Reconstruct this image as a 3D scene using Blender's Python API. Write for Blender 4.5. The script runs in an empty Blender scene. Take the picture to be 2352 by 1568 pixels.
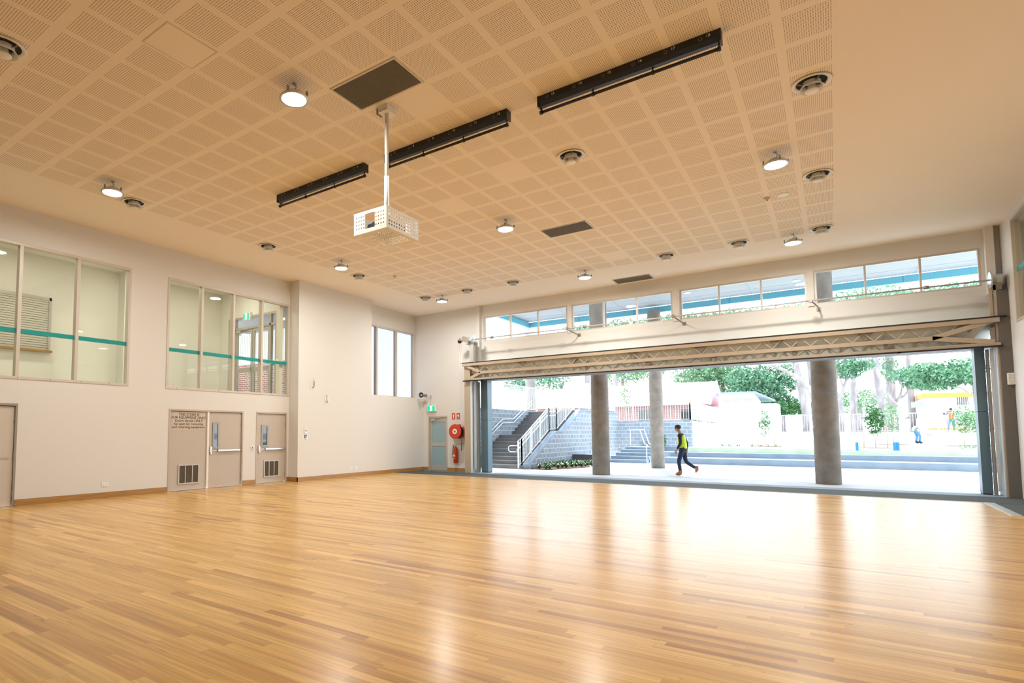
import bpy, bmesh, math, random
from mathutils import Vector, Matrix
PI=math.pi; R=math.radians
S=bpy.context.scene; COL=S.collection
random.seed(7)
# ------------------------------------------------------------------ camera
EYE=Vector((0,0,1.5)); F_PX=1301.89; YAW,PIT,ROL=R(36.084),R(3.627),R(-.1788)
def cam_axes():
    f=Vector((-math.sin(YAW)*math.cos(PIT),math.cos(YAW)*math.cos(PIT),math.sin(PIT)))
    r=Vector((math.cos(YAW),math.sin(YAW),0)); u=r.cross(f)
    return r*math.cos(ROL)+u*math.sin(ROL), -r*math.sin(ROL)+u*math.cos(ROL), f
CR,CU,CF=cam_axes()
cd=bpy.data.cameras.new('camera'); cam=bpy.data.objects.new('camera',cd); COL.objects.link(cam)
cd.sensor_width=36; cd.lens=36*F_PX/2352; cd.shift_x=209.41/2352; cd.shift_y=126.6/2352
cd.clip_start=.05; cd.clip_end=500
cam.matrix_world=Matrix.Translation(EYE)@Matrix((CR,CU,-CF)).transposed().to_4x4()
S.camera=cam
def at(px,py,Y=None,D=None,Z=None):      # where the sight line of a photo point meets a plane / depth
    d=CR*((px-966.59)/F_PX)-CU*((py-910.6)/F_PX)+CF
    if D is not None: t=D
    elif Z is not None: t=(Z-EYE.z)/d.z
    else: t=Y/d.y
    return EYE+d*t
# ------------------------------------------------------------------ world, sun, exposure
W=bpy.data.worlds.new('world'); S.world=W; W.use_nodes=True
wn=W.node_tree; bg=wn.nodes['Background']
tc=wn.nodes.new('ShaderNodeTexCoord'); sp=wn.nodes.new('ShaderNodeSeparateXYZ'); cr=wn.nodes.new('ShaderNodeValToRGB')
wn.links.new(tc.outputs['Generated'],sp.inputs[0]); wn.links.new(sp.outputs[2],cr.inputs[0]); wn.links.new(cr.outputs[0],bg.inputs[0])
cr.color_ramp.elements[0].position=0; cr.color_ramp.elements[0].color=(.93,.97,1,1)
cr.color_ramp.elements[1].position=.7; cr.color_ramp.elements[1].color=(.60,.78,1,1)
bg.inputs[1].default_value=4.4
sl=bpy.data.lights.new('sun','SUN'); sl.energy=6.5; sl.angle=R(2); sl.color=(1,.96,.9)
sun=bpy.data.objects.new('sun',sl); COL.objects.link(sun)
sun.rotation_euler=Vector((-.3,.85,1.15)).to_track_quat('Z','Y').to_euler()
S.view_settings.view_transform='Standard'; S.view_settings.look='None'
S.view_settings.exposure=0.17; S.view_settings.gamma=1; S.view_settings.use_curve_mapping=False
LAMP_W=94; HALL_LAMP_COL=(1,.975,.91); ROOM_W=26
# ------------------------------------------------------------------ materials
def mat(name,col,rough=.6,metal=0,spec=.5,noise=0,nscale=8,bump=0,emit=None,estr=0,coat=0,stretch=None):
    m=bpy.data.materials.new(name); m.use_nodes=True; n=m.node_tree; b=n.nodes['Principled BSDF']
    b.inputs['Base Color'].default_value=(*col,1); b.inputs['Roughness'].default_value=rough
    b.inputs['Metallic'].default_value=metal; b.inputs['Specular IOR Level'].default_value=spec
    b.inputs['Coat Weight'].default_value=coat
    if emit: b.inputs['Emission Color'].default_value=(*emit,1); b.inputs['Emission Strength'].default_value=estr
    if noise or bump:
        t=n.nodes.new('ShaderNodeTexCoord'); mp=n.nodes.new('ShaderNodeMapping'); x=n.nodes.new('ShaderNodeTexNoise')
        x.inputs['Scale'].default_value=nscale; x.inputs['Detail'].default_value=5
        if stretch: mp.inputs['Scale'].default_value=stretch
        n.links.new(t.outputs['Object'],mp.inputs[0]); n.links.new(mp.outputs[0],x.inputs['Vector'])
        if noise:
            r=n.nodes.new('ShaderNodeValToRGB'); r.color_ramp.elements[0].position=.3; r.color_ramp.elements[1].position=.7
            r.color_ramp.elements[0].color=(*[c*(1-noise) for c in col],1); r.color_ramp.elements[1].color=(*[min(1,c*(1+noise)) for c in col],1)
            n.links.new(x.outputs[0],r.inputs[0]); n.links.new(r.outputs[0],b.inputs['Base Color'])
        if bump:
            k=n.nodes.new('ShaderNodeBump'); k.inputs['Strength'].default_value=bump; k.inputs['Distance'].default_value=.01
            n.links.new(x.outputs[0],k.inputs['Height']); n.links.new(k.outputs[0],b.inputs['Normal'])
    return m
class NT:
    def __init__(s,m): s.n=m.node_tree.nodes; s.l=m.node_tree.links
    def m(s,op,a,b=0,c=None):
        x=s.n.new('ShaderNodeMath'); x.operation=op
        for i,v in enumerate((a,b,c)):
            if v is None: continue
            if isinstance(v,(int,float)): x.inputs[i].default_value=v
            else: s.l.new(v,x.inputs[i])
        return x.outputs[0]
    def mix(s,f,a,b):
        x=s.n.new('ShaderNodeMix'); x.data_type='RGBA'
        for i,v in ((0,f),(6,a),(7,b)):
            if isinstance(v,(int,float)): x.inputs[i].default_value=v
            elif isinstance(v,tuple): x.inputs[i].default_value=(*v,1)
            else: s.l.new(v,x.inputs[i])
        return x.outputs[2]
    def xyz(s):
        t=s.n.new('ShaderNodeTexCoord'); p=s.n.new('ShaderNodeSeparateXYZ'); s.l.new(t.outputs['Object'],p.inputs[0]); return t.outputs['Object'],p.outputs[0],p.outputs[1],p.outputs[2]
def ceiling_mat():
    m=mat('perforated_plasterboard',(.80,.76,.70),.85,spec=.2); t=NT(m); b=t.n['Principled BSDF']; _,x,y,_z=t.xyz()
    PX,PY=.5735,.6915; x0,y0=-.311,7.5636
    u=t.m('DIVIDE',t.m('SUBTRACT',x,x0),PX); v=t.m('DIVIDE',t.m('SUBTRACT',y,y0),PY)
    fu,fv=t.m('FLOOR',u),t.m('FLOOR',v)
    p=t.m('MULTIPLY',t.m('FRACT',u),24); q=t.m('MULTIPLY',t.m('FRACT',v),24)
    a=t.m('MULTIPLY',t.m('SUBTRACT',t.m('FRACT',p),.5),PX/24); c=t.m('MULTIPLY',t.m('SUBTRACT',t.m('FRACT',q),.5),PY/24)
    d=t.m('SQRT',t.m('ADD',t.m('MULTIPLY',a,a),t.m('MULTIPLY',c,c)))
    k=t.m('LESS_THAN',d,.0060)
    for e in (t.m('LESS_THAN',p,20),t.m('LESS_THAN',q,20),t.m('GREATER_THAN',fu,-20.5),t.m('LESS_THAN',fu,.5),t.m('LESS_THAN',fv,12.5),t.m('GREATER_THAN',fv,-17.5)):
        k=t.m('MULTIPLY',k,e)
    for (bx,by) in ((-6.35,3.72),(-4.64,6.48),(-4.68,9.27),(-6.35,9.84),(-4.65,15.32)):
        i=math.floor((bx-x0)/PX); j=math.floor((by-y0)/PY)
        w=t.m('ADD',t.m('ABSOLUTE',t.m('SUBTRACT',fu,i)),t.m('ABSOLUTE',t.m('SUBTRACT',fv,j)))
        k=t.m('MULTIPLY',k,t.m('GREATER_THAN',w,.5))
    t.l.new(t.mix(k,(.92,.84,.735),(.24,.135,.06)),b.inputs['Base Color']); return m  # shade inside the holes painted as flat dark dots
def floor_mat():
    m=mat('varnished_blackbutt_boards',(.6,.35,.15),.25); t=NT(m); b=t.n['Principled BSDF']; vec,x,y,_z=t.xyz()
    bw=.083
    r=t.m('DIVIDE',y,bw); row=t.m('FLOOR',r)
    wn1=t.n.new('ShaderNodeTexWhiteNoise'); wn1.noise_dimensions='1D'; t.l.new(row,wn1.inputs['W'])
    ln=t.m('ADD',1.0,t.m('MULTIPLY',wn1.outputs[0],1.1))
    u=t.m('DIVIDE',t.m('ADD',x,t.m('MULTIPLY',wn1.outputs[0],37)),ln); cell=t.m('FLOOR',u)
    cb=t.n.new('ShaderNodeCombineXYZ'); t.l.new(cell,cb.inputs[0]); t.l.new(row,cb.inputs[1])
    w2=t.n.new('ShaderNodeTexWhiteNoise'); w2.noise_dimensions='2D'; t.l.new(cb.outputs[0],w2.inputs['Vector'])
    ramp=t.n.new('ShaderNodeValToRGB'); e=ramp.color_ramp; t.l.new(w2.outputs[0],ramp.inputs[0])
    e.elements[0].position=0; e.elements[0].color=(.43,.215,.06,1); e.elements[1].position=1; e.elements[1].color=(.78,.49,.165,1)
    for pz,cc in ((.06,(.53,.28,.075)),(.16,(.60,.335,.092)),(.5,(.67,.395,.115)),(.8,(.72,.435,.135))):
        q=e.elements.new(pz); q.color=(*cc,1)
    # grain: noise stretched along the board, shifted per board
    mp=t.n.new('ShaderNodeMapping'); mp.inputs['Scale'].default_value=(1.2,34,1); t.l.new(vec,mp.inputs[0])
    ad=t.n.new('ShaderNodeVectorMath'); ad.operation='ADD'; t.l.new(mp.outputs[0],ad.inputs[0])
    c3=t.n.new('ShaderNodeCombineXYZ'); t.l.new(t.m('MULTIPLY',w2.outputs[0],91),c3.inputs[2]); t.l.new(t.m('MULTIPLY',w2.outputs[0],17),c3.inputs[0]); t.l.new(c3.outputs[0],ad.inputs[1])
    g=t.n.new('ShaderNodeTexNoise'); g.inputs['Scale'].default_value=1; g.inputs['Detail'].default_value=6; t.l.new(ad.outputs[0],g.inputs['Vector'])
    gr=t.n.new('ShaderNodeMapRange'); gr.inputs[1].default_value=.3; gr.inputs[2].default_value=.7; gr.inputs[3].default_value=.76; gr.inputs[4].default_value=1.16; t.l.new(g.outputs[0],gr.inputs[0])
    ms=t.n.new('ShaderNodeVectorMath'); ms.operation='SCALE'; t.l.new(ramp.outputs[0],ms.inputs[0]); t.l.new(gr.outputs[0],ms.inputs['Scale'])
    # dark gum veins and knots
    mp2=t.n.new('ShaderNodeMapping'); mp2.inputs['Scale'].default_value=(.55,9,1); t.l.new(vec,mp2.inputs[0])
    v=t.n.new('ShaderNodeTexNoise'); v.inputs['Scale'].default_value=1.3; v.inputs['Detail'].default_value=7; v.inputs['Distortion'].default_value=.6; t.l.new(mp2.outputs[0],v.inputs['Vector'])
    vein=t.m('LESS_THAN',t.m('ABSOLUTE',t.m('SUBTRACT',v.outputs[0],.325)),.0035)
    # seams
    fr=t.m('FRACT',r); s1=t.m('LESS_THAN',t.m('MINIMUM',fr,t.m('SUBTRACT',1,fr)),.011)
    fu=t.m('FRACT',u); s2=t.m('LESS_THAN',t.m('MULTIPLY',t.m('MINIMUM',fu,t.m('SUBTRACT',1,fu)),ln),.0011)
    sm=t.m('MULTIPLY',t.m('MAXIMUM',s1,s2),.55)
    c=t.mix(t.m('MULTIPLY',vein,.75),ms.outputs[0],(.12,.05,.015)); c=t.mix(sm,c,(.13,.06,.02))
    t.l.new(c,b.inputs['Base Color'])
    b.inputs['Roughness'].default_value=.3; b.inputs['Specular IOR Level'].default_value=.15
    b.inputs['Coat Weight'].default_value=.36; b.inputs['Coat Roughness'].default_value=.21; b.inputs['Coat IOR'].default_value=1.5
    # gentle cupping of boards
    bp=t.n.new('ShaderNodeBump'); bp.inputs['Strength'].default_value=.11; bp.inputs['Distance'].default_value=.004
    hh=t.m('ADD',t.m('MULTIPLY',w2.outputs[0],.25),t.m('MULTIPLY',g.outputs[0],.4)); t.l.new(hh,bp.inputs['Height']); t.l.new(bp.outputs[0],b.inputs['Normal'])
    n2=t.n.new('ShaderNodeBump'); n2.inputs['Strength'].default_value=.07; n2.inputs['Distance'].default_value=.004; t.l.new(hh,n2.inputs['Height']); t.l.new(n2.outputs[0],b.inputs['Coat Normal'])
    return m
def brick_mat(name,c1,c2,mortar,scale,bw,bh,ms=.02,axis='xz'):
    m=mat(name,c1,.85); t=NT(m); b=t.n['Principled BSDF']; vec,x,y,z=t.xyz()
    cb=t.n.new('ShaderNodeCombineXYZ'); t.l.new(x if axis=='xz' else y,cb.inputs[0]); t.l.new(z,cb.inputs[1])
    k=t.n.new('ShaderNodeTexBrick'); t.l.new(cb.outputs[0],k.inputs['Vector'])
    k.inputs['Color1'].default_value=(*c1,1); k.inputs['Color2'].default_value=(*c2,1); k.inputs['Mortar'].default_value=(*mortar,1)
    k.inputs['Scale'].default_value=1; k.inputs['Brick Width'].default_value=bw; k.inputs['Row Height'].default_value=bh; k.inputs['Mortar Size'].default_value=ms
    t.l.new(k.outputs[0],b.inputs['Base Color']); return m
def glass_mat(name,tint=(1,1,1),ior=1.5,rough=0.0):
    m=bpy.data.materials.new(name); m.use_nodes=True; n=m.node_tree; n.nodes.clear()
    o=n.nodes.new('ShaderNodeOutputMaterial'); mx=n.nodes.new('ShaderNodeMixShader'); tr=n.nodes.new('ShaderNodeBsdfTransparent'); g=n.nodes.new('ShaderNodeBsdfGlossy'); f=n.nodes.new('ShaderNodeFresnel')
    f.inputs[0].default_value=ior; tr.inputs[0].default_value=(*tint,1); g.inputs['Roughness'].default_value=rough
    ge=n.nodes.new('ShaderNodeNewGeometry'); k=n.nodes.new('ShaderNodeMath'); k.operation='SUBTRACT'; k.inputs[0].default_value=1; n.links.new(ge.outputs['Backfacing'],k.inputs[1])
    k2=n.nodes.new('ShaderNodeMath'); k2.operation='MULTIPLY'; n.links.new(f.outputs[0],k2.inputs[0]); n.links.new(k.outputs[0],k2.inputs[1])
    n.links.new(k2.outputs[0],mx.inputs[0]); n.links.new(tr.outputs[0],mx.inputs[1]); n.links.new(g.outputs[0],mx.inputs[2]); n.links.new(mx.outputs[0],o.inputs[0]); return m
M={}
M['wall']=mat('cream_wall_paint',(.745,.74,.725),.75,spec=.25,bump=.03,nscale=60)
M['wall_shaded']=mat('shade_darkened_wall_paint',(.15,.14,.125),.7,spec=.25)  # shadow and corner falloff on the pier painted in as a darker colour
M['ceil']=ceiling_mat(); M['floor']=floor_mat(); M['ceilplain']=mat('plain_ceiling_paint',(.92,.84,.735),.85,spec=.2)
M['frame']=mat('beige_powder_coated_frame',(.62,.57,.51),.42,metal=.1)
M['door']=mat('taupe_door_paint',(.54,.48,.42),.45)
M['doorframe']=mat('taupe_frame_paint',(.52,.46,.40),.4)
M['steel']=mat('beige_steel_paint',(.47,.39,.30),.45)
M['steel_lt']=mat('pale_galvanised_steel',(.62,.65,.67),.35,metal=.6)
M['chrome']=mat('satin_chrome',(.60,.60,.60),.3,metal=.9)
M['black']=mat('black_powder_coat',(.012,.012,.013),.4)
M['navy']=mat('dark_navy_metal',(.02,.03,.055),.35)
M['rubber']=mat('black_rubber_seal',(.02,.018,.016),.8)
M['white']=mat('white_plastic',(.85,.85,.84),.4)
M['whitepaint']=mat('white_powder_coat',(.86,.85,.82),.4)
M['skirt']=mat('oiled_timber_skirting',(.40,.215,.065),.35,noise=.2,nscale=3,stretch=(1,1,20))
M['carpet']=mat('grey_green_carpet',(.075,.085,.08),.95,noise=.6,nscale=160,bump=.4)
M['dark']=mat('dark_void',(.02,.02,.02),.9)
M['grille']=mat('grey_grille',(.20,.18,.15),.6)
M['glass']=glass_mat('clear_glass'); M['glass_g']=glass_mat('green_tint_glass',(.975,.985,.955))
M['glass_f']=glass_mat('frosted_window_film',(.48,.485,.50),1.45,.2); M['glass_b']=mat('blue_grey_film_glass',(.30,.45,.52),.12,spec=.6)
M['vision']=mat('dark_vision_glass',(.012,.02,.02),.03,spec=1.0)
M['teal']=mat('teal_safety_strip',(.0,.30,.28),.5)
M['clearplas']=glass_mat('clear_plastic_ring',(.9,.9,.88),1.3,.1)
M['red']=mat('fire_red_enamel',(.55,.045,.012),.3)
M['red_sign']=mat('red_sign_plastic',(.62,.07,.02),.4)
M['lampgl']=mat('glowing_lamp_lens',(1,1,1),.4,emit=(1,.93,.82),estr=45)
M['green_exit']=mat('lit_exit_green',(.0,.35,.16),.4,emit=(.0,.55,.27),estr=.9)
M['exit_white']=mat('lit_exit_white',(.9,.95,.92),.4,emit=(.8,1,.92),estr=.9)
M['bluepanel']=mat('blue_grey_cladding',(.12,.20,.26),.35,metal=.3)
M['concrete']=mat('raw_concrete',(.30,.265,.225),.8,noise=.2,nscale=3.5,bump=.15)
M['concrete_lt']=mat('pale_precast_concrete',(.24,.29,.34),.8,noise=.1,nscale=2)
M['paving']=mat('pale_paving',(.55,.56,.57),.8,noise=.08,nscale=1.5)
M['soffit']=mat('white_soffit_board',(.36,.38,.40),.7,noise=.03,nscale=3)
M['cyan']=mat('turquoise_fascia',(.10,.38,.50),.45)
M['block']=brick_mat('grey_blockwork',(.27,.30,.33),(.21,.24,.27),(.5,.52,.54),1,.4,.2,.012,'yz')
M['blockx']=brick_mat('grey_blockwork_front',(.30,.33,.36),(.24,.27,.30),(.5,.52,.54),1,.4,.2,.012,'xz')
M['brick']=brick_mat('red_brickwork',(.38,.16,.12),(.24,.12,.10),(.55,.5,.45),1,.24,.086,.012,'xz')
M['stair']=mat('dark_grey_stair',(.16,.145,.135),.8,noise=.1,nscale=4)
M['galv']=mat('galvanised_rail',(.72,.75,.77),.45,metal=.15)
M['grass']=mat('pale_lawn',(.55,.63,.42),.9,noise=.15,nscale=2)
M['render']=mat('white_render',(.80,.80,.78),.8)
M['mulch']=mat('bark_mulch',(.16,.08,.05),.95,noise=.4,nscale=30,bump=.5)
M['leaf']=mat('dark_green_leaf',(.04,.14,.03),.5,noise=.35,nscale=3)
M['leaf2']=mat('eucalypt_leaf',(.10,.23,.12),.55,noise=.45,nscale=.9)
M['leaf3']=mat('bright_young_leaf',(.13,.25,.11),.5,noise=.4,nscale=1.2)
M['bark']=mat('grey_pink_bark',(.29,.25,.24),.85,noise=.3,nscale=2.5,stretch=(1,1,.3))
M['roofred']=mat('red_painted_roof',(.62,.30,.29),.6)
M['orange']=mat('orange_fascia',(.75,.28,.05),.6)
M['wood']=mat('timber_stake',(.5,.36,.24),.8)
M['bluepost']=mat('bright_blue_paint',(.03,.22,.50),.5)
M['skin']=mat('skin',(.42,.22,.15),.55); M['hivis']=mat('hi_vis_yellow',(.55,.75,.03),.7); M['denim']=mat('dark_navy_work_trousers',(.02,.03,.06),.85)
M['shirt']=mat('black_shirt',(.015,.02,.03),.85); M['boot']=mat('tan_leather_boot',(.35,.16,.07),.6); M['hair']=mat('dark_hair',(.03,.02,.015),.8)
M['bluejean']=mat('blue_denim',(.07,.16,.32),.85); M['whiteshirt']=mat('white_cotton',(.8,.8,.78),.8); M['orangevest']=mat('hi_vis_orange',(.85,.16,.04),.7)
M['text']=mat('black_lettering',(.03,.03,.03),.6); M['textw']=mat('white_lettering',(.85,.85,.85),.5); M['signplate']=mat('pale_sign_plate',(.60,.52,.44),.45)
M['lightgrey']=mat('light_grey_truss_panel',(.80,.82,.76),.6); M['blueink']=mat('blue_sign_ink',(.02,.10,.35),.5)
M['shutter']=mat('pale_roller_shutter',(.62,.60,.52),.5)
M['roomwall']=mat('pale_corridor_paint',(.80,.785,.71),.75)
M['cabgrey']=mat('mid_grey_metal',(.33,.31,.28),.4,metal=.5)
M['aluframe']=mat('satin_aluminium',(.55,.52,.47),.4,metal=.4)
# ------------------------------------------------------------------ mesh helpers
class MB:
    def __init__(s): s.b=bmesh.new()
    def box(s,x0,x1,y0,y1,z0,z1,mx=None):
        vs=[s.b.verts.new(Vector(p)) for p in ((x0,y0,z0),(x1,y0,z0),(x1,y1,z0),(x0,y1,z0),(x0,y0,z1),(x1,y0,z1),(x1,y1,z1),(x0,y1,z1))]
        if mx is not None:
            for v in vs: v.co=mx@v.co
        for f in ((0,3,2,1),(4,5,6,7),(0,1,5,4),(1,2,6,5),(2,3,7,6),(3,0,4,7)): s.b.faces.new([vs[i] for i in f])
        return s
    def bar(s,a,b,w,h,up=Vector((0,0,1))):          # square bar from a to b
        a,b=Vector(a),Vector(b); d=b-a; L=d.length
        if L<1e-6: return s
        z=d.normalized(); x=up.cross(z)
        if x.length<1e-3: x=Vector((1,0,0)).cross(z)
        x.normalize(); y=z.cross(x)
        mx=Matrix.Translation(a)@Matrix((x,y,z)).transposed().to_4x4()
        return s.box(-w/2,w/2,-h/2,h/2,0,L,mx)
    def tube(s,pts,r,n=8,cap=True):
        pts=[Vector(p) for p in pts]; rs=r if isinstance(r,(list,tuple)) else [r]*len(pts); rings=[]
        for i,p in enumerate(pts):
            d=(pts[min(i+1,len(pts)-1)]-pts[max(i-1,0)]).normalized()
            x=d.cross(Vector((0,0,1)))
            if x.length<.05: x=d.cross(Vector((1,0,0)))
            if i and rings_x.dot(x)<0: x=-x
            x.normalize(); rings_x=x; y=d.cross(x)
            rings.append([s.b.verts.new(p+(x*math.cos(2*PI*k/n)+y*math.sin(2*PI*k/n))*rs[i]) for k in range(n)])
        for a,b in zip(rings,rings[1:]):
            for k in range(n): s.b.faces.new((a[k],a[(k+1)%n],b[(k+1)%n],b[k])).smooth=True
        if cap: s.b.faces.new(rings[0][::-1]); s.b.faces.new(rings[-1])
        return s
    def lathe(s,prof,n=24,o=(0,0,0),ax='Z',cap=True):
        o=Vector(o); rings=[]
        for r,h in prof:
            ring=[]
            for k in range(n):
                c,q=r*math.cos(2*PI*k/n),r*math.sin(2*PI*k/n)
                p={'Z':Vector((c,q,h)),'Y':Vector((c,h,q)),'X':Vector((h,c,q))}[ax]
                ring.append(s.b.verts.new(o+p))
            rings.append(ring)
        for a,b in zip(rings,rings[1:]):
            for k in range(n): s.b.faces.new((a[k],a[(k+1)%n],b[(k+1)%n],b[k])).smooth=True
        if cap:
            if prof[0][0]>1e-4: s.b.faces.new(rings[0][::-1])
            if prof[-1][0]>1e-4: s.b.faces.new(rings[-1])
        return s
    def poly(s,pts,ext=None):
        vs=[s.b.verts.new(Vector(p)) for p in pts]; f=s.b.faces.new(vs)
        if ext is not None:
            e=Vector(ext); v2=[s.b.verts.new(Vector(p)+e) for p in pts]; s.b.faces.new(v2[::-1])
            n=len(pts)
            for i in range(n): s.b.faces.new((vs[i],v2[i],v2[(i+1)%n],vs[(i+1)%n]))
        return s
    def ball(s,c,r,sc=(1,1,1),n=12):
        mx=Matrix.Translation(Vector(c))@Matrix.Diagonal((r*sc[0],r*sc[1],r*sc[2],1))
        for f in bmesh.ops.create_uvsphere(s.b,u_segments=n,v_segments=n//2+1,radius=1,matrix=mx)['verts'][0].link_faces: pass
        return s
    def build(s,name,m,parent=None,bevel=0,loc=None):
        bmesh.ops.recalc_face_normals(s.b,faces=s.b.faces[:])
        me=bpy.data.meshes.new(name); s.b.to_mesh(me); s.b.free()
        me.materials.append(M[m] if isinstance(m,str) else m)
        o=bpy.data.objects.new(name,me); COL.objects.link(o)
        if parent is not None: o.parent=parent
        if loc is not None: o.location=loc
        if bevel:
            k=o.modifiers.new('bevel','BEVEL'); k.width=bevel; k.segments=2; k.limit_method='ANGLE'
        return o
def tag(o,label=None,cat=None,group=None,kind=None):
    for k,v in (('label',label),('category',cat),('group',group),('kind',kind)):
        if v: o[k]=v
    return o
def thing(name,label,cat,loc=(0,0,0),rz=0,group=None,kind=None):
    o=bpy.data.objects.new(name,None); COL.objects.link(o); o.location=loc; o.rotation_euler=(0,0,rz); o.empty_display_size=.1
    return tag(o,label,cat,group,kind)
def struct(o): o['kind']='structure'; return o
def dup(r,loc,rz=None,label=None,group=None):
    kids={}
    for o in ALLKIDS(r): kids.setdefault(o.parent,[]).append(o)
    def cp(o,par):
        c=o.copy(); COL.objects.link(c)
        if par is not None: c.parent=par
        for ch in kids.get(o,[]): cp(ch,c)
        return c
    c=cp(r,None); c.location=loc
    if rz is not None: c.rotation_euler=(0,0,rz)
    if label: c['label']=label
    if group: c['group']=group
    return c
def ALLKIDS(r):
    out=[]; st=[r]
    while st:
        q=st.pop()
        for ch in [o for o in COL.objects if o.parent==q]: out.append(ch); st.append(ch)
    return out
def text(name,body,size,m,parent,loc,rot,ext=.0015,align='CENTER'):
    c=bpy.data.curves.new(name,'FONT'); c.body=body; c.size=size; c.align_x=align; c.align_y='CENTER'; c.extrude=ext; c.resolution_u=3
    o=bpy.data.objects.new(name+'_tmp',c); COL.objects.link(o)
    bpy.context.view_layer.update()
    me=bpy.data.meshes.new_from_object(o.evaluated_get(bpy.context.evaluated_depsgraph_get()))
    bpy.data.objects.remove(o); me.materials.clear(); me.materials.append(M[m])
    q=bpy.data.objects.new(name,me); COL.objects.link(q); q.parent=parent; q.location=loc; q.rotation_euler=rot; return q
def wall(name,ax,c0,c1,a0,a1,z0,z1,holes,m,parent=None):
    """wall slab: thickness c0..c1 on axis ax, along the other axis a0..a1, with rectangular holes (a,b,zlo,zhi)"""
    A=sorted({a0,a1,*[h[0] for h in holes],*[h[1] for h in holes]}); Z=sorted({z0,z1,*[h[2] for h in holes],*[h[3] for h in holes]})
    A=[a for a in A if a0<=a<=a1]; Z=[z for z in Z if z0<=z<=z1]; b=MB(); V={}
    def solid(i,j):
        if i<0 or j<0 or i>=len(A)-1 or j>=len(Z)-1: return False
        a,z=(A[i]+A[i+1])/2,(Z[j]+Z[j+1])/2
        return not any(h[0]<a<h[1] and h[2]<z<h[3] for h in holes)
    def v(c,a,z):
        k=(c,a,z)
        if k not in V: V[k]=b.b.verts.new((c,a,z) if ax=='x' else (a,c,z))
        return V[k]
    for i in range(len(A)-1):
        for j in range(len(Z)-1):
            if not solid(i,j): continue
            for c in (c0,c1): b.b.faces.new([v(c,A[i],Z[j]),v(c,A[i+1],Z[j]),v(c,A[i+1],Z[j+1]),v(c,A[i],Z[j+1])])
            if not solid(i-1,j): b.b.faces.new([v(c0,A[i],Z[j]),v(c1,A[i],Z[j]),v(c1,A[i],Z[j+1]),v(c0,A[i],Z[j+1])])
            if not solid(i+1,j): b.b.faces.new([v(c0,A[i+1],Z[j]),v(c1,A[i+1],Z[j]),v(c1,A[i+1],Z[j+1]),v(c0,A[i+1],Z[j+1])])
            if not solid(i,j-1): b.b.faces.new([v(c0,A[i],Z[j]),v(c1,A[i],Z[j]),v(c1,A[i+1],Z[j]),v(c0,A[i+1],Z[j])])
            if not solid(i,j+1): b.b.faces.new([v(c0,A[i],Z[j+1]),v(c1,A[i],Z[j+1]),v(c1,A[i+1],Z[j+1]),v(c0,A[i+1],Z[j+1])])
    return struct(b.build(name,m,parent))
def boxo(name,m,parent,*c,bevel=0): return MB().box(*c).build(name,m,parent,bevel)
# ------------------------------------------------------------------ hall shell
XL,XB,XR,YF,YB,H=-13.85,-13.42,3.3,-6.5,18.6,6.3
struct(boxo('floor','floor',None,XL,XR,YF,16.6,-.2,0))
struct(boxo('ceiling','ceil',None,XL-.15,XR+.15,YF-.15,YB+.2,H,H+.2))
WIN1=(1.2,6.92,2.65,5.56); WIN2=(7.87,11.93,2.65,5.56); WIN3=(15.4,18.55,2.86,5.56)
DBL=(7.98,10.26,0,2.135); SGL=(10.71,11.88,0,2.135); LFT=(3.5,4.63,0,2.135)
wall('wall_left','x',XL-.15,XL,YF,YB,0,H,[WIN1,WIN2,(WIN3[0],WIN3[1],2.86,5.56),DBL,SGL,LFT],'wall')
b=MB().box(XL,XB,11.95,15.4,0,H).box(XL,XB,15.4,YB,0,2.86)
struct(b.build('wall_left_projecting','wall'))
HG=[(-10.6,-7.3),(-7.14,-3.91),(-3.69,-.47),(-.29,2.97)]; HZ=(4.93,5.86)
EXD=(-13.19,-12.27,0,2.16)
wall('wall_back','y',YB,YB+.2,XL-.15,XR+.15,4.1,H,[(a,c,*HZ) for a,c in HG],'wall')
wall('wall_back_left','y',YB,YB+.2,XL-.15,-11.17,0,4.1,[EXD],'wall')
struct(boxo('wall_back_right','wall',None,3.1,XR+.15,YB,YB+.2,0,4.1))
wall('wall_right','x',XR,XR+.15,YF,YB,0,H,[(12.2,17.5,3.85,6.15)],'wall')
wall('wall_front','y',YF-.15,YF,XL-.15,XR+.15,0,H,[],'wall')
# pilasters around the high windows
b=MB().box(-10.83,-10.71,YB-.14,YB,4.0,H).box(3.03,3.18,YB-.2,YB,4.7,H)
for x0,x1 in ((-7.3,-7.14),(-3.91,-3.69),(-.47,-.29)): b.box(x0+.02,x1-.02,YB-.05,YB,4.9,5.9)
struct(b.build('trim_1','wall'))
struct(MB().box(3.1,XR,18.05,YB,0,4.7).build('wall_back_pier','wall_shaded'))
# skirting
b=MB()
for y0,y1 in ((LFT[1],DBL[0]),(DBL[1],SGL[0]),(SGL[1],11.95)): b.box(XL,XL+.022,y0,y1,0,.135)
struct(b.build('baseboard_left','skirt'))
struct(MB().box(XL,XB+.022,11.928,11.95,0,.135).box(XB,XB+.022,11.928,YB,0,.135).build('baseboard_left_projecting','skirt'))
struct(MB().box(XB+.022,EXD[0],YB-.022,YB,0,.135).box(EXD[1],-11.17,YB-.022,YB,0,.135).build('baseboard_back','skirt'))
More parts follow.
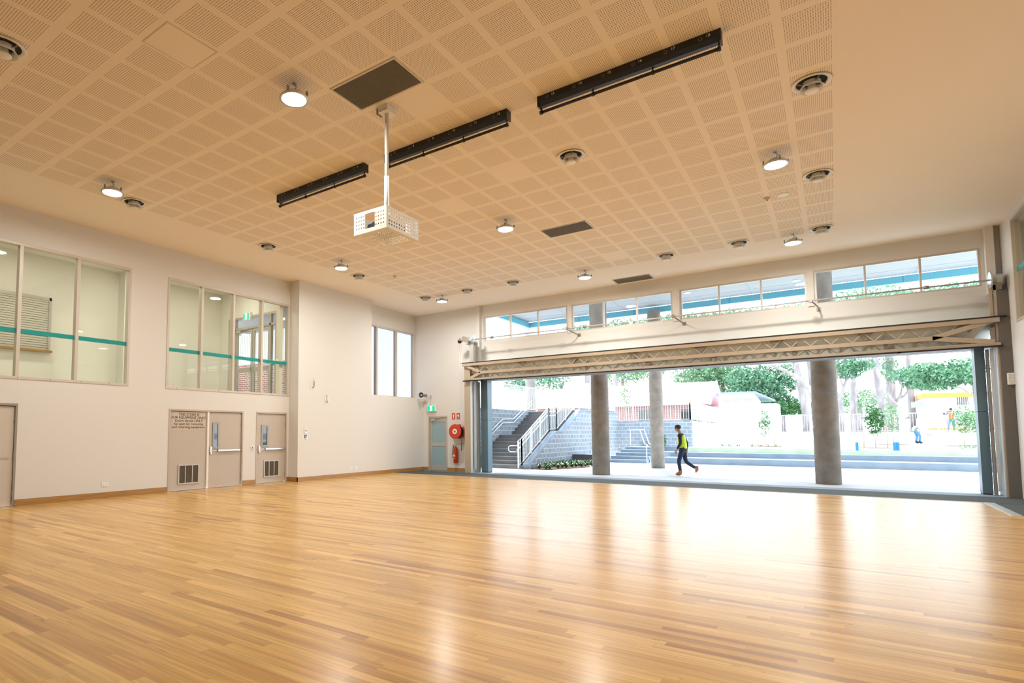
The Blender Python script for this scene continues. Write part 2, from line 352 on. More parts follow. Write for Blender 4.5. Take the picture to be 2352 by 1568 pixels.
# carpet strips and metal trim at their edge
tag(MB().box(XB,XR,16.63,18.1,-.05,.004).build('entrance_carpet','carpet'),'dark grey-green carpet strip along the big doorway edge of the timber floor','carpet')
tag(MB().box(2.6,XR,14.36,16.63,0.0,.006).build('corner_carpet','carpet'),'dark carpet mat in the right corner bordered by silver trim','carpet')
tag(MB().box(2.46,2.48,14.34,16.63,0,.01).box(2.5,2.58,14.34,16.63,0,.008).box(2.59,2.61,14.34,16.63,0,.01).build('metal_trim_strip','steel_lt'),'silver metal strips edging the dark corner carpet','trim')
struct(MB().box(XB,XR,16.6,16.63,-.1,.006).build('trim_2','steel_lt'))
struct(MB().box(XL-.4,XR+.2,16.6,YB+.12,-.2,-.05).box(XL-.4,-11.2,YB-.02,YB+.4,-.2,.002).build('floor_under_carpet','concrete_lt'))
struct(MB().box(-11.2,XR,18.1,18.75,-.1,.008).build('trim_3','concrete_lt'))
# ------------------------------------------------------------------ windows of the left wall
def lwindow(name,y0,y1,z0,z1,mull,x=XL,strip=3.63,glass='glass_g',fr='frame',d=.06,side=1,bolts=True,inset=0):
    r=thing(name,None,None,(0,0,0),kind='structure'); w=.06; X0,X1=sorted((x-side*.13,x+side*.015))
    b=MB().box(X0,X1,y0,y1,z1-w,z1).box(X0,X1,y0,y1,z0,z0+w).box(X0,X1,y0,y0+w,z0+w,z1-w).box(X0,X1,y1-w,y1,z0+w,z1-w)
    b.build('window_frame',fr,r,.004)
    for ym in mull: MB().box(X0,X1,ym-.035,ym+.035,z0+w,z1-w).build('mullion',fr,r,.004)
    es=[y0+w]+[q for ym in mull for q in (ym-.035,ym+.035)]+[y1-w]
    for i in range(0,len(es),2):
        g=MB().box(x-side*.05-.004,x-side*.05+.004,es[i],es[i+1],z0+w,z1-w).build('pane',glass,r)
        if strip:
            sx=sorted((x-side*.046+side*.001,x-side*.046+side*.003)); MB().box(*sx,es[i],es[i+1],strip,strip+.1).build('safety_strip','teal',g)
    if bolts:
        yy=y0+.3
        while yy<y1: MB().lathe([(.012,0),(.009,.006)],8,(x+side*.015,yy,z0+.03),'X').build('fixing','cabgrey',r); yy+=.62
    return r
lwindow('window_1',*WIN1,[2.3,3.46,4.58,5.72])
lwindow('window_2',*WIN2,[8.87,9.88,10.88])
lwindow('window_3',*WIN3,[16.2,17.38],strip=None,glass='glass_f',bolts=False)
lwindow('window_4',12.2,17.5,3.85,6.15,[13.9,15.7],x=XR,strip=4.95,side=-1,bolts=False)
# hidden rooms behind: upper corridor on the left
b=MB().box(-17.3,XL-.15,-.2,11.67,2.4,2.6); struct(b.build('floor_corridor','roomwall'))
struct(MB().box(-17.3,XL-.15,-.2,11.9,H,H+.2).build('ceiling_corridor','roomwall'))
wall('wall_corridor_left','x',-17.3,-17.15,-.2,11.67,2.6,H,[],'roomwall')
wall('wall_corridor_back','y',11.67,11.8,-17.3,XL-.15,2.6,H,[(-16.65,-14.15,2.6,5.38)],'roomwall')
wall('wall_corridor_front','y',-.3,-.2,-17.3,XL-.15,2.6,H,[],'roomwall')
struct(MB().box(-17.15,-16.75,8.19,8.55,2.6,H).build('wall_corridor_pier','roomwall'))
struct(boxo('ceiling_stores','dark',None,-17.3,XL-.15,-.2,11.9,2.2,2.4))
t=thing('wall_corridor_right_upper',None,None,kind='structure')
t2=thing('roller_shutter','pale roller shutter with timber sill seen through the leftmost interior window','shutter',(-17.13,5,3.7))
b=MB()
z=0.05
while z<1.38: b.box(0,.03,-1.5,1.34,z,z+.05); z+=.062
b.build('slats','shutter',t2); MB().box(0,.05,-1.56,-1.5,0,1.48).box(0,.05,1.34,1.4,0,1.48).box(0,.05,-1.56,1.4,1.4,1.48).build('shutter_frame','aluframe',t2)
MB().box(0,.16,-1.56,1.42,-.02,.03).build('timber_sill','skirt',t2)
bpy.data.objects.remove(t)
for i,y in enumerate((2.2,5.4,8.0,10.4)):  # unseen lights added to brighten the corridor
    q=bpy.data.lights.new('corridor_fill','AREA'); q.shape='DISK'; q.size=.5; q.energy=ROOM_W; q.color=(1,.94,.82)
    o=bpy.data.objects.new('corridor_fill',q); COL.objects.link(o); o.location=(-15.3,y,H-.04)
q=bpy.data.lights.new('right_room_light','AREA'); q.size=.5; q.energy=12; q.color=(1,.94,.82); o=bpy.data.objects.new('right_room_light',q); COL.objects.link(o); o.location=(5.2,15,H-.05)
struct(MB().box(XR+.15,7,12,18.6,H,H+.1).build('ceiling_right_room','roomwall')); struct(MB().box(7,7.1,12,18.6,2.6,H).build('wall_right_room','roomwall')); struct(MB().box(XR+.15,7,12,18.6,2.5,2.6).build('floor_right_room','roomwall')); struct(MB().box(XR+.15,7,11.9,12,2.6,H).box(XR+.15,7.1,18.6,18.7,2.6,H).build('wall_right_room_ends','roomwall'))
struct(MB().box(-14.6,-14.5,3,12.3,0,2.3).box(-14.6,XL-.15,3,3.1,0,2.3).box(-14.6,XL-.15,12.2,12.3,0,2.3).box(-14.6,XL-.15,3,12.3,-.1,0.0).box(-14.6,XL-.15,3,12.3,2.2,2.3).build('wall_store_light_block','dark'))  # unseen dark box added behind the store doors to stop light leaks
# glazed corridor doors with side lights
r=thing('door_4',None,None,(0,11.7,0),kind='structure')
def fr(b,x0,x1,z0,z1,w=.07,y0=-.03,y1=.07): b.box(x0,x1,y0,y1,z1-w,z1).box(x0,x1,y0,y1,z0,z0+w).box(x0,x0+w,y0,y1,z0+w,z1-w).box(x1-w,x1,y0,y1,z0+w,z1-w); return b
b=fr(MB(),-16.65,-14.15,2.6,5.38); b.box(-16.58,-14.22,-.03,.07,4.95,5.02).box(-16.33,-16.26,-.03,.07,2.67,5.31).box(-14.5,-14.43,-.03,.07,2.67,5.31); b.build('door_frame','aluframe',r)
for x0,x1 in ((-16.26,-15.39),(-15.37,-14.5)):
    l=fr(MB(),x0,x1,2.62,4.95,.09,0,.05).box(x0+.09,x1-.09,0,.05,3.5,3.66).build('door_leaf','aluframe',r)
    MB().box(x0+.09,x1-.09,.02,.03,2.71,3.5).box(x0+.09,x1-.09,.02,.03,3.66,4.86).build('pane','glass',l)
    MB().bar(((x1-.06 if x0<-16 else x0+.06),-.01,3.5),((x1-.06 if x0<-16 else x0+.06),-.01,3.75),.03,.02).bar(((x1-.06),-.04,3.6),((x1-.2),-.04,3.6),.02,.02).build('door_handle','chrome',l)
MB().box(-16.6,-16.33,.02,.03,2.67,5.3).box(-14.43,-14.2,.02,.03,2.67,5.3).box(-16.26,-14.5,.02,.03,5.02,5.31).build('pane','glass',r)
MB().box(-16.6,-16.34,.01,.018,3.66,3.76).box(-14.42,-14.2,.01,.018,3.66,3.76).build('safety_strip','teal',r)
MB().box(-16.2,-15.95,-.06,0,4.86,4.93).box(-16.0,-15.55,-.05,-.02,4.93,4.95).build('door_closer','aluframe',r)
# beyond these doors: porch with brick wall
struct(MB().box(-22,-14.6,15,15.1,2.6,4.4).build('wall_porch_brick','brick'))
b=MB().box(-22,-14.6,15.02,15.1,4.4,7.2)
x=-22
while x<-14.6: b.box(x,x+.03,15.0,15.02,4.4,7.2); x+=.12
struct(b.build('wall_porch_cladding','render'))
struct(MB().box(-22,-14.0,11.85,15.1,5.7,5.8).build('ceiling_porch','soffit')); struct(MB().box(-22.1,-22,11.8,15.1,2.6,5.8).build('wall_porch_light_block','render'))  # unseen end wall added to cut the light reaching the porch
t=thing('porch_light','white batten light on the porch ceiling seen through the corridor doors','light fitting',(-16.0,13.6,5.7)); boxo('batten_body','white',t,-.3,.3,-.06,.06,-.03,0); boxo('diffuser','exit_white',t,-.28,.28,-.05,.05,-.08,-.03,bevel=.01)
struct(MB().box(-22,-13.9,11.8,15.1,2.4,2.6).build('floor_porch','paving'))
# ------------------------------------------------------------------ doors of the left wall
def leaf_parts(par,y0,y1,hinge_hi,vision=None,vent=None,bar=False,x=XL-.03):
    l=boxo('door_leaf','door',par,x-.045,x,y0,y1,.008,2.075,bevel=.003)
    hy=y1 if hinge_hi else y0
    for z in (.25,1.05,1.78): MB().lathe([(.011,-.06),(.011,.06)],8,(x+.012,hy,z)).build('hinge','cabgrey',l)
    if vision:
        a,c,p,q=vision; f=MB().box(x,x+.02,a-.05,c+.05,q,q+.05).box(x,x+.02,a-.05,c+.05,p-.05,p).box(x,x+.02,a-.05,a,p,q).box(x,x+.02,c,c+.05,p,q).build('vision_panel_frame','cabgrey',l)
        boxo('pane','vision',f,x-.002,x+.006,a,c,p,q)
    if vent:
        a,c,p,q=vent; w=.03; f=MB().box(x,x+.025,a,c,q-w,q).box(x,x+.025,a,c,p,p+w).box(x,x+.025,a,a+w,p+w,q-w).box(x,x+.025,c-w,c,p+w,q-w)
        for k in (1,2): yy=a+(c-a)*k/3; f.box(x,x+.024,yy-.01,yy+.01,p+w,q-w)
        f=f.build('vent_grille','aluframe',l); b=MB(); z=p+w
        boxo('vent_backing','dark',f,x,x+.003,a+w,c-w,p+w,q-w)
        while z<q-w: b.bar((x+.012,a+w,z+.009),(x+.012,c-w,z+.009),.004,.017,Vector((.6,0,1))); z+=.022
        b.build('vent_slats','grille',f)
    if bar:
        a,c=y0+.09,y1-.06
        MB().box(x,x+.03,a-.035,a+.035,.93,1.13).lathe([(.03,0),(.03,.05)],12,(x,a,.95),'X').build('lock_plate','chrome',l,.006)
        MB().box(x+.02,x+.065,a+.2,c,1.0,1.05).box(x,x+.05,a+.2,a+.26,1.0,1.05).box(x,x+.05,c-.06,c,1.0,1.05).bar((x+.04,a,1.02),(x+.04,a+.2,1.02),.014,.014).build('push_bar','chrome',l,.004)
    return l
def dframe(r,y0,y1,z1=2.135,m='doorframe'):
    MB().box(XL-.1,XL+.012,y0,y0+.045,0,z1).box(XL-.1,XL+.012,y1-.045,y1,0,z1).box(XL-.1,XL+.012,y0+.045,y1-.045,z1-.05,z1).build('door_frame',m,r,.003)
r=thing('door_1',None,None,kind='structure'); dframe(r,DBL[0],DBL[1])
leaf_parts(r,DBL[0]+.047,9.11,False,vent=(8.28,8.88,.17,.68))
leaf_parts(r,9.135,DBL[1]-.047,True,vision=(9.32,9.43,1.12,1.75),bar=True)
boxo('astragal','whitepaint',r,XL-.03,XL+.004,9.095,9.15,.005,2.085)
r2=thing('store_notice','pale notice plate with black lettering THIS STORE IS FOR EQUIPMENT ONLY on the double door','sign',(XL-.03,8.565,1.83))
boxo('plate','signplate',r2,0,.004,-.475,.475,-.24,.24)
for i,(s_,zz) in enumerate((('THIS STORE IS',.165),('FOR EQUIPMENT ONLY',.083),('Doors should ONLY',.0),('be open for removing',-.083),('and returning equipment.',-.165))):
    text('lettering',s_,.094,'text',r2,(.006,0.0,zz),(R(90),0,R(90)))
r=thing('door_2',None,None,kind='structure'); dframe(r,SGL[0],SGL[1])
leaf_parts(r,SGL[0]+.047,SGL[1]-.047,True,vision=(10.97,11.13,1.14,1.7),vent=(11.03,11.6,.18,.68),bar=True)
r=thing('door_3',None,None,kind='structure'); dframe(r,LFT[0],LFT[1],m='cabgrey')
l=leaf_parts(r,LFT[0]+.047,LFT[1]-.047,True,x=XL-.03); boxo('mid_rail','door',l,XL-.03,XL-.015,LFT[0]+.05,LFT[1]-.12,.99,1.03)
for o in [l]: o.data.materials[0]=M['frame']
# small wall fittings
def gpo(loc,label,ax='x',n=2):
    t=thing('power_outlet',label,'power outlet',loc); boxo('face_plate','white',t,0,.01,-.075,.075,-.05,.05,bevel=.004)
    for s_ in (-.037,.037): boxo('socket','cabgrey',t,.01,.011,s_-.006,s_+.006,-.015,.0); boxo('switch','white',t,.01,.014,s_-.006,s_+.006,.018,.032)
    return t
g=gpo((XL,6.44,.31),'white double power outlet low on the wall left of the store doors')
dup(g,(XB,14.33,.29),label='white power outlet above skirting below the bent wall cable, left of two'); dup(g,(XB,14.6,.29),label='white power outlet above skirting, right one of two near the far window')
t=thing('card_reader','small white door reader between the double and single doors','reader',(XL,10.58,1.07)); boxo('housing','white',t,0,.02,-.045,.045,-.06,.06,bevel=.005); boxo('reader_face','blueink',t,.02,.022,-.015,.015,-.025,.025)
t=thing('thermostat','white wall thermostat above the blue hearing sign','thermostat',(XB,12.27,1.55)); boxo('housing','white',t,0,.025,-.06,.06,-.075,.075,bevel=.005); boxo('display','cabgrey',t,.025,.027,-.035,.035,0,.045)
t=thing('hearing_loop_sign','small pale sign with blue ear symbol below the thermostat','sign',(XB,12.27,1.37)); boxo('plate','white',t,0,.004,-.1,.1,-.1,.1)
b=MB().box(.004,.006,-.06,-.03,-.03,.06).box(.004,.006,-.06,.02,.035,.06).box(.004,.006,.0,.03,-.01,.05).box(.004,.006,-.05,.0,-.03,-.01).bar((.005,.06,.06),(.005,-.02,-.05),.002,.014)
b.build('ear_symbol','blueink',t); text('lettering','Hearing loop',.025,'text',t,(.005,0,-.078),(R(90),0,R(90)),.0005)
t=thing('cable_tail','upright dark cable tail on a white plate high on the left wall','cable',(XB,12.53,3.05)); boxo('plate','white',t,0,.008,-.06,.06,-.16,-.04); MB().tube([(.0,0,-.1),(.05,.01,-.1),(.07,.02,-.05),(.07,.02,.1)],.016,8).build('cable','cabgrey',t); MB().tube([(.07,.02,.1),(.07,.02,.22)],.008,8).build('bare_end','white',t)
t=thing('curled_cable','grey curled cable on a round white plate left of the frosted window','cable',(XB,13.17,2.6)); MB().lathe([(.1,0),(.09,.01)],20,(0,0,-.02),'X').build('plate','white',t); MB().tube([(.0,.04,-.08),(.04,.0,-.09),(.06,-.04,-.05),(.06,-.05,.03),(.06,-.04,.12)],.013,8).build('cable','cabgrey',t)
# ------------------------------------------------------------------ high windows (back wall)
for gi,(a,c) in enumerate(HG):
    r=thing(f'window_{5+gi}',None,None,(0,YB,0),kind='structure'); w=.045; z0,z1=HZ; y0,y1=.02,.12
    MB().box(a,c,y0,y1,z1-w,z1).box(a,c,y0,y1,z0,z0+w).box(a,a+w,y0,y1,z0+w,z1-w).box(c-w,c,y0,y1,z0+w,z1-w).build('window_frame','frame',r,.003)
    e=[a+w]
    for k in (1,2): xm=a+(c-a)*k/3; MB().box(xm-.022,xm+.022,y0,y1,z0+w,z1-w).build('mullion','frame',r,.003); e+=[xm-.022,xm+.022]
    e.append(c-w)
    for k in range(0,6,2): MB().box(e[k],e[k+1],.06,.066,z0+w,z1-w).build('pane','glass',r)
# ------------------------------------------------------------------ exit door at the back left
r=thing('door_5',None,None,(0,YB,0),kind='structure'); x0,x1=EXD[0],EXD[1]
MB().box(x0,x0+.05,.0,.12,0,2.16).box(x1-.03,x1,.0,.12,0,2.16).box(x0+.05,x1-.03,0,.12,2.09,2.16).build('door_frame','aluframe',r,.003)
l=MB().box(x0+.05,x0+.14,.05,.1,.01,2.08).box(x1-.12,x1-.03,.05,.1,.01,2.08).box(x0+.14,x1-.12,.05,.1,1.93,2.08).box(x0+.14,x1-.12,.05,.1,.01,.2).box(x0+.14,x1-.12,.05,.1,.97,1.1).build('door_leaf','aluframe',r,.003)
MB().box(x0+.14,x1-.12,.07,.08,.2,.97).box(x0+.14,x1-.12,.07,.08,1.1,1.93).build('pane','glass_b',l)
MB().box(x0+.1,x0+.35,-.02,.05,1.98,2.05).bar((x0+.33,-.0,2.06),(x0+.62,-.01,2.1),.02,.015).build('door_closer','chrome',l)
struct(MB().box(EXD[0]-.05,EXD[1]+.05,YB+.2,YB+.26,-.05,2.25).build('exit_door_light_block','glass_b'))  # unseen panel added behind the exit door to block leaking light
def exit_sign(name,loc,label,w=.34,h=.2,d=.09,rz=0):
    t=thing(name,label,'exit sign',loc,rz); boxo('housing','white',t,-w/2-.02,w/2+.06,-.0,d,-h/2-.02,h/2+.02,bevel=.006)
    boxo('green_face','green_exit',t,-w/2,w/2,-.004,0,-h/2,h/2); f=boxo('door_pictogram','exit_white',t,-.05,.055,-.007,-.004,-h/2+.01,h/2-.01)
    MB().ball((.015,-.009,.05),.014,(1,.2,1),8).bar((.01,-.009,.035),(0,-.009,-.01),.003,.028).bar((0,-.009,-.01),(.025,-.009,-.05),.003,.014).bar((0,-.009,-.01),(-.03,-.009,-.045),.003,.014).bar((.01,-.009,.03),(-.025,-.009,.01),.003,.01).bar((.01,-.009,.03),(.035,-.009,.005),.003,.01).build('running_figure','green_exit',t)
    return t
exit_sign('exit_sign',(-12.98,YB-.1,2.46),'lit green exit sign with running figure above the back glazed door')
exit_sign('exit_sign',(-15.58,11.58,5.35),'green exit sign above corridor doors seen through interior window',.31,.2)
# fire equipment
for i,(x,lab) in enumerate(((-11.98,'red fire extinguisher sign left of the pair above the hose reel'),(-11.76,'red fire hose reel sign right of the pair above the hose reel'))):
    t=thing('fire_sign',lab,'sign',(x,YB,2.13)); boxo('plate','red_sign',t,-.075,.075,-.004,0,-.125,.125)
    if i==0: MB().box(-.022,.022,-.006,-.004,-.06,.06).box(-.012,.012,-.006,-.004,.06,.085).build('extinguisher_symbol','textw',t); text('lettering','FIRE',.03,'textw',t,(0,-.005,-.098),(R(90),0,0),.0005)
    else: MB().box(-.01,.035,-.006,-.004,-.04,.08).lathe([(.028,-.002),(.028,0)],12,(-.02,-.004,.02),'Y').build('hose_symbol','textw',t); text('lettering','FIRE',.04,'textw',t,(0,-.005,-.09),(R(90),0,0),.0005)
t=thing('fire_hose_reel','red fire hose reel with white hub label on the back wall','hose reel',(-11.66,YB,1.54))
MB().lathe([(.26,-.42),(.275,-.41),(.275,-.39),(.06,-.385)],32,(-.0,0,0),'Y').build('front_disc','red',t)
MB().lathe([(.06,-.14),(.275,-.135),(.275,-.115),(.26,-.105)],32,(0,0,0),'Y').build('back_disc','red',t)
b=MB()
for k in range(9): b.lathe([(.21,-.37+k*.026),(.222,-.357+k*.026),(.21,-.344+k*.026)],28,(0,0,0),'Y',cap=True)
b.build('coiled_hose','black',t); MB().lathe([(.1,-.424),(.1,-.421)],24,(0,0,0),'Y').build('hub_label','whitepaint',t)
MB().lathe([(.045,-.426),(.045,-.424)],16,(0,0,0),'Y').build('hub_ring','red',t)
MB().box(-.05,.05,-.12,0,-.1,.1).build('wall_bracket','red',t)
MB().tube([(.05,-.06,-.28),(.06,-.05,-.42),(.06,-.05,-.6)],.013,8).box(.03,.09,-.08,-.02,-.5,-.44).bar((-.25,-.05,-.52),(.05,-.05,-.44),.012,.012).build('valve_pipe','cabgrey',t)
MB().tube([(.06,-.05,-.55),(.07,-.06,-.66),(.05,-.06,-.74)],.014,8).build('nozzle','black',t)
t=thing('fire_extinguisher','red fire extinguisher with white label hung under the hose reel','fire extinguisher',(-11.83,YB-.1,.33))
MB().lathe([(.075,0),(.085,.02),(.085,.5),(.07,.56),(.03,.6),(.025,.62)],24).build('cylinder','red',t)
MB().lathe([(.028,.62),(.028,.66)],12).bar((0,0,.65),(-.09,-.02,.68),.02,.015).bar((0,0,.68),(-.1,-.02,.72),.02,.012).build('valve_handle','chrome',t)
MB().tube([(-.02,-.02,.65),(-.08,-.04,.6),(-.11,-.03,.45),(-.1,-.03,.2)],.012,8).build('hose','black',t)
b=MB()
for z,w in ((.33,.05),(.25,.1),(.16,.04)): b.box(-w/2-.02,w/2-.02,-.09,-.084,z,z+.05 if w>.09 else z+.02)
b.build('label','textw',t); boxo('bracket','cabgrey',t,-.02,.02,.08,.1,.3,.5)
t=thing('notice_card','small grey card notice beside the hose reel','sign',(-11.98,YB,1.36)); boxo('card','cabgrey',t,-.06,.06,-.003,0,-.1,.1); boxo('paper','whitepaint',t,-.055,.055,-.004,-.003,-.03,.09)
t=thing('door_release_button','small red and white button right of the glazed exit door','button',(-12.02,YB,1.0)); boxo('housing','white',t,-.035,.035,-.03,0,-.05,.05,bevel=.004); MB().lathe([(.02,-.035),(.02,-.03)],12,(0,0,.01),'Y').build('button','red',t)
t=thing('horn_speaker','grey horn loudspeaker on a bracket above the glazed exit door','speaker',(-13.05,YB,2.98))
MB().lathe([(.11,-.52),(.115,-.51),(.06,-.42),(.035,-.34),(.03,-.3)],20,(-.12,0,0),'Y',cap=False).build('horn','cabgrey',t)
MB().lathe([(.055,-.36),(.06,-.3),(.06,-.16)],16,(-.12,0,0),'Y').build('driver','cabgrey',t); MB().lathe([(.03,-.5),(.02,-.42)],12,(-.12,0,0),'Y').build('horn_centre','whitepaint',t)
MB().bar((-.12,-.2,-.08),(0,0,-.08),.02,.03).box(-.03,.03,-.02,0,-.14,.0).tube([(0,-.03,-.12),(0,-.02,-.3),(-.02,-.01,-.5)],.01,6).build('wall_bracket','steel_lt',t)
# ------------------------------------------------------------------ steel portal of the opening
def jamb(sx,x0,x1,xin,label):
    t=thing('portal_post',label,'post',(0,0,0))
    MB().box(min(x0,x1),max(x0,x1),18.1,YB+.1,0,4.0).build('front_plate','steel',t)
    MB().box(min(x1,x1+sx*.02),max(x1,x1+sx*.02),18.1,YB+.1,0,3.42).build('reveal_plate','steel_lt',t)
    MB().box(*sorted((x1+sx*.04,x1+sx*.09)),18.28,18.4,.12,3.4).build('guide_channel','steel_lt',t)
    MB().box(*sorted((x1+sx*.09,x1+sx*.13)),18.42,18.62,0,3.4).build('inner_guide','cabgrey',t)
    p0,p1=sorted((x1+sx*.13,xin))
    MB().box(p0,p1,18.66,19.0,.03,1.95).box(p0,p1,18.66,19.0,1.96,3.5).build('cladding_panels','bluepanel',t)
    MB().box(p0+.01,p1-.01,18.67,18.98,0,3.49).build('cladding_core','dark',t)
    return t
jamb(1,-11.17,-10.92,-10.5,'beige steel post left of the big doorway with blue-grey cladding')
jamb(-1,3.1,3.07,2.76,'dark steel post right of the big doorway with blue-grey cladding')
# ------------------------------------------------------------------ folded bifold door
bd=thing('bifold_door','large folded beige lattice-truss bifold door held open across the wide doorway','door',(0,0,0))
X0,X1=-11.2,3.12
# skins
MB().poly([(X0,18.12,4.1),(X1,18.12,4.1),(X1,19.65,3.62),(X0,19.65,3.62)],(0,0,.03)).build('upper_leaf_skin','lightgrey',bd)
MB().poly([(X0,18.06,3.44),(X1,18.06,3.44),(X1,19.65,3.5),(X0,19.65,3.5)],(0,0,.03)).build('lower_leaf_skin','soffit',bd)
MB().poly([(X0+.1,18.16,4.06),(X1-.1,18.16,4.06),(X1-.5,18.3,3.53),(X0+.4,18.3,3.53)],(0,.02,.01)).build('inner_lining_panels','lightgrey',bd)
b=MB()
for y,z in ((18.5,3.455),(19.0,3.474),(19.4,3.489)): b.box(X0,X1,y,y+.012,z-.006,z+.004)
for k in range(1,7): xx=X0+(X1-X0)*k/7; b.bar((xx,18.06,3.438),(xx,19.65,3.498),.012,.006)
b.build('panel_joints','cabgrey',bd)
MB().box(X0-.05,X1+.12,17.99,18.12,4.075,4.105).build('top_seal','rubber',bd)
MB().box(X0+.1,X1+.03,17.99,18.07,3.40,3.435).build('bottom_seal','rubber',bd)
MB().box(X0,X1,18.0,18.08,3.97,4.075).build('top_chord','steel',bd)
zt,zm=3.97,3.75
MB().box(X0+.75,X1-1.15,18.02,18.1,zm-.1,zm).bar((X0+.78,18.06,zm-.05),(X0+.12,18.06,4.0),.07,.1).bar((X0+.78,18.06,zm-.05),(X0+.3,18.06,3.5),.07,.1).bar((X1-1.17,18.06,zm-.05),(X1-.1,18.06,4.02),.07,.11).bar((X1-1.17,18.06,zm-.05),(X1-.1,18.06,3.52),.07,.11).build('middle_chord','steel',bd)
MB().box(X0+.2,X1,18.03,18.12,3.435,3.51).build('bottom_chord','steel',bd)
def zig(xa,xb,y,za,zb,n,w):
    b=MB(); dx=(xb-xa)/n
    for k in range(n):
        xx=xa+k*dx; b.bar((xx,y,za),(xx+dx/2,y,zb),w,w).bar((xx+dx/2,y,zb),(xx+dx,y,za),w,w)
    return b
zig(X0+.5,X1-.7,18.07,zt,zm,30,.022).build('upper_lattice','steel',bd)
zig(X0+.4,X1-.5,18.16,3.66,3.5,30,.022).build('lower_lattice','steel',bd)
b=MB()
for k in range(8):
    xx=X0+.5+(X1-X0-1)*k/7; b.poly([(xx-.18,18.11,3.99),(xx+.18,18.11,3.99),(xx,18.11,3.78)],(0,.02,0)); b.box(xx+.35,xx+.43,18.13,18.15,3.5,3.86)
b.build('gusset_plates','cabgrey',bd)
b=MB()
for k in range(13): xx=X0+.3+(X1-X0-.6)*k/12; b.bar((xx,18.7,3.93),(xx,19.6,3.63),.04,.06)
b.box(X0,X1,19.58,19.65,3.52,3.62).build('leaf_framing','steel',bd)
b=MB()
for k in range(60):
    xx=X0+random.random()*(X1-X0); b.box(xx-.03,xx+.05,17.985,18.0,3.395,3.415+random.random()*.02)
b.build('ragged_seal_flap','rubber',bd)
# torque shaft
sh=thing('door_lift_shaft','long thin horizontal steel shaft running below the high windows','shaft',(0,17.95,0))
MB().tube([(-10.6,0,4.93),(3.0,0,4.93)],.022,8).build('shaft','steel_lt',sh)
for xx in (-7.05,-3.75,-.38):
    MB().tube([(xx,0,4.93),(xx+.06,.03,4.87),(xx+.16,.35,4.79),(xx+.16,YB-17.96,4.79)],.02,6).box(xx-.035,xx+.035,-.04,.04,4.89,4.98).box(xx+.11,xx+.21,YB-17.97,YB-17.952,4.74,4.84).build('shaft_bracket','cabgrey',sh)
for xx in (-6.45,-9.9+.0,1.9): MB().lathe([(.045,-.05),(.045,.05)],12,(xx,0,4.93),'X').build('coupling','cabgrey',sh)
mo=thing('door_motor','geared motor and cable drum on bracket at the left end of the door shaft','motor',(-10.9,17.95,4.93))
MB().lathe([(.17,-.015),(.17,.015)],24,(.25,0,0),'X').build('drum_flange','steel_lt',mo); MB().lathe([(.1,0),(.1,.18)],20,(.06,0,0),'X').build('cable_drum','steel_lt',mo)
MB().bar((-.22,0,.08),(.08,0,-.05),.16,.18).lathe([(.07,-.08),(.07,.08)],14,(-.28,0,.04),'X').build('gearbox','cabgrey',mo)
MB().lathe([(.06,0),(.07,.02),(.07,.1),(.05,.12)],14,(-.42,0,-.02),'X').build('hand_chain_wheel','black',mo)
MB().box(.02,.2,.05,.25,-.85,-.1).box(-.1,-.02,.05,.65,-.16,-.12).build('support_channel','steel_lt',mo); MB().box(.22,.3,.03,.2,-.85,-.1).build('guide_track','cabgrey',mo)
MB().box(-.27,.36,.3,.66,-.95,-.9).build('bracket_base','steel',mo)
b=MB()
for dx,zz in ((-.38,-2.6),(-.3,-2.9)): b.tube([(dx,-.0,-.05),(dx+.01,.0,-1.4),(dx+.04,.02,zz),(dx+.05,.02,zz-.02)],.006,5)
b.build('hand_chain','steel_lt',mo)
mo=thing('door_drum','galvanised cable drum on the ledge at the right end of the door shaft','drum',(3.0,17.95,4.93))
MB().lathe([(.19,-.015),(.19,.015)],24,(0,0,0),'X').build('drum_flange','steel_lt',mo); MB().lathe([(.15,.0),(.15,.16),(.13,.2)],20,(.05,.25,.02),'X').build('cable_drum','steel_lt',mo)
MB().box(.06,.2,.1,.4,-.22,-.05).build('support_channel','cabgrey',mo); MB().box(-.02,.03,.1,.16,-.85,-.1).box(.06,.1,.1,.16,-.85,-.1).build('guide_track','steel',mo)
t=thing('wall_speaker_box','small white perforated box on the shaded pier right of the doorway','speaker',(3.24,18.05,2.66)); boxo('housing','whitepaint',t,-.06,.06,-.1,0,-.13,.13,bevel=.004)
b=MB()
for i in range(5):
    for j in range(7): b.box(-.045+i*.02,-.035+i*.02,-.102,-.1,-.11+j*.033,-.092+j*.033)
b.build('perforations','cabgrey',t)
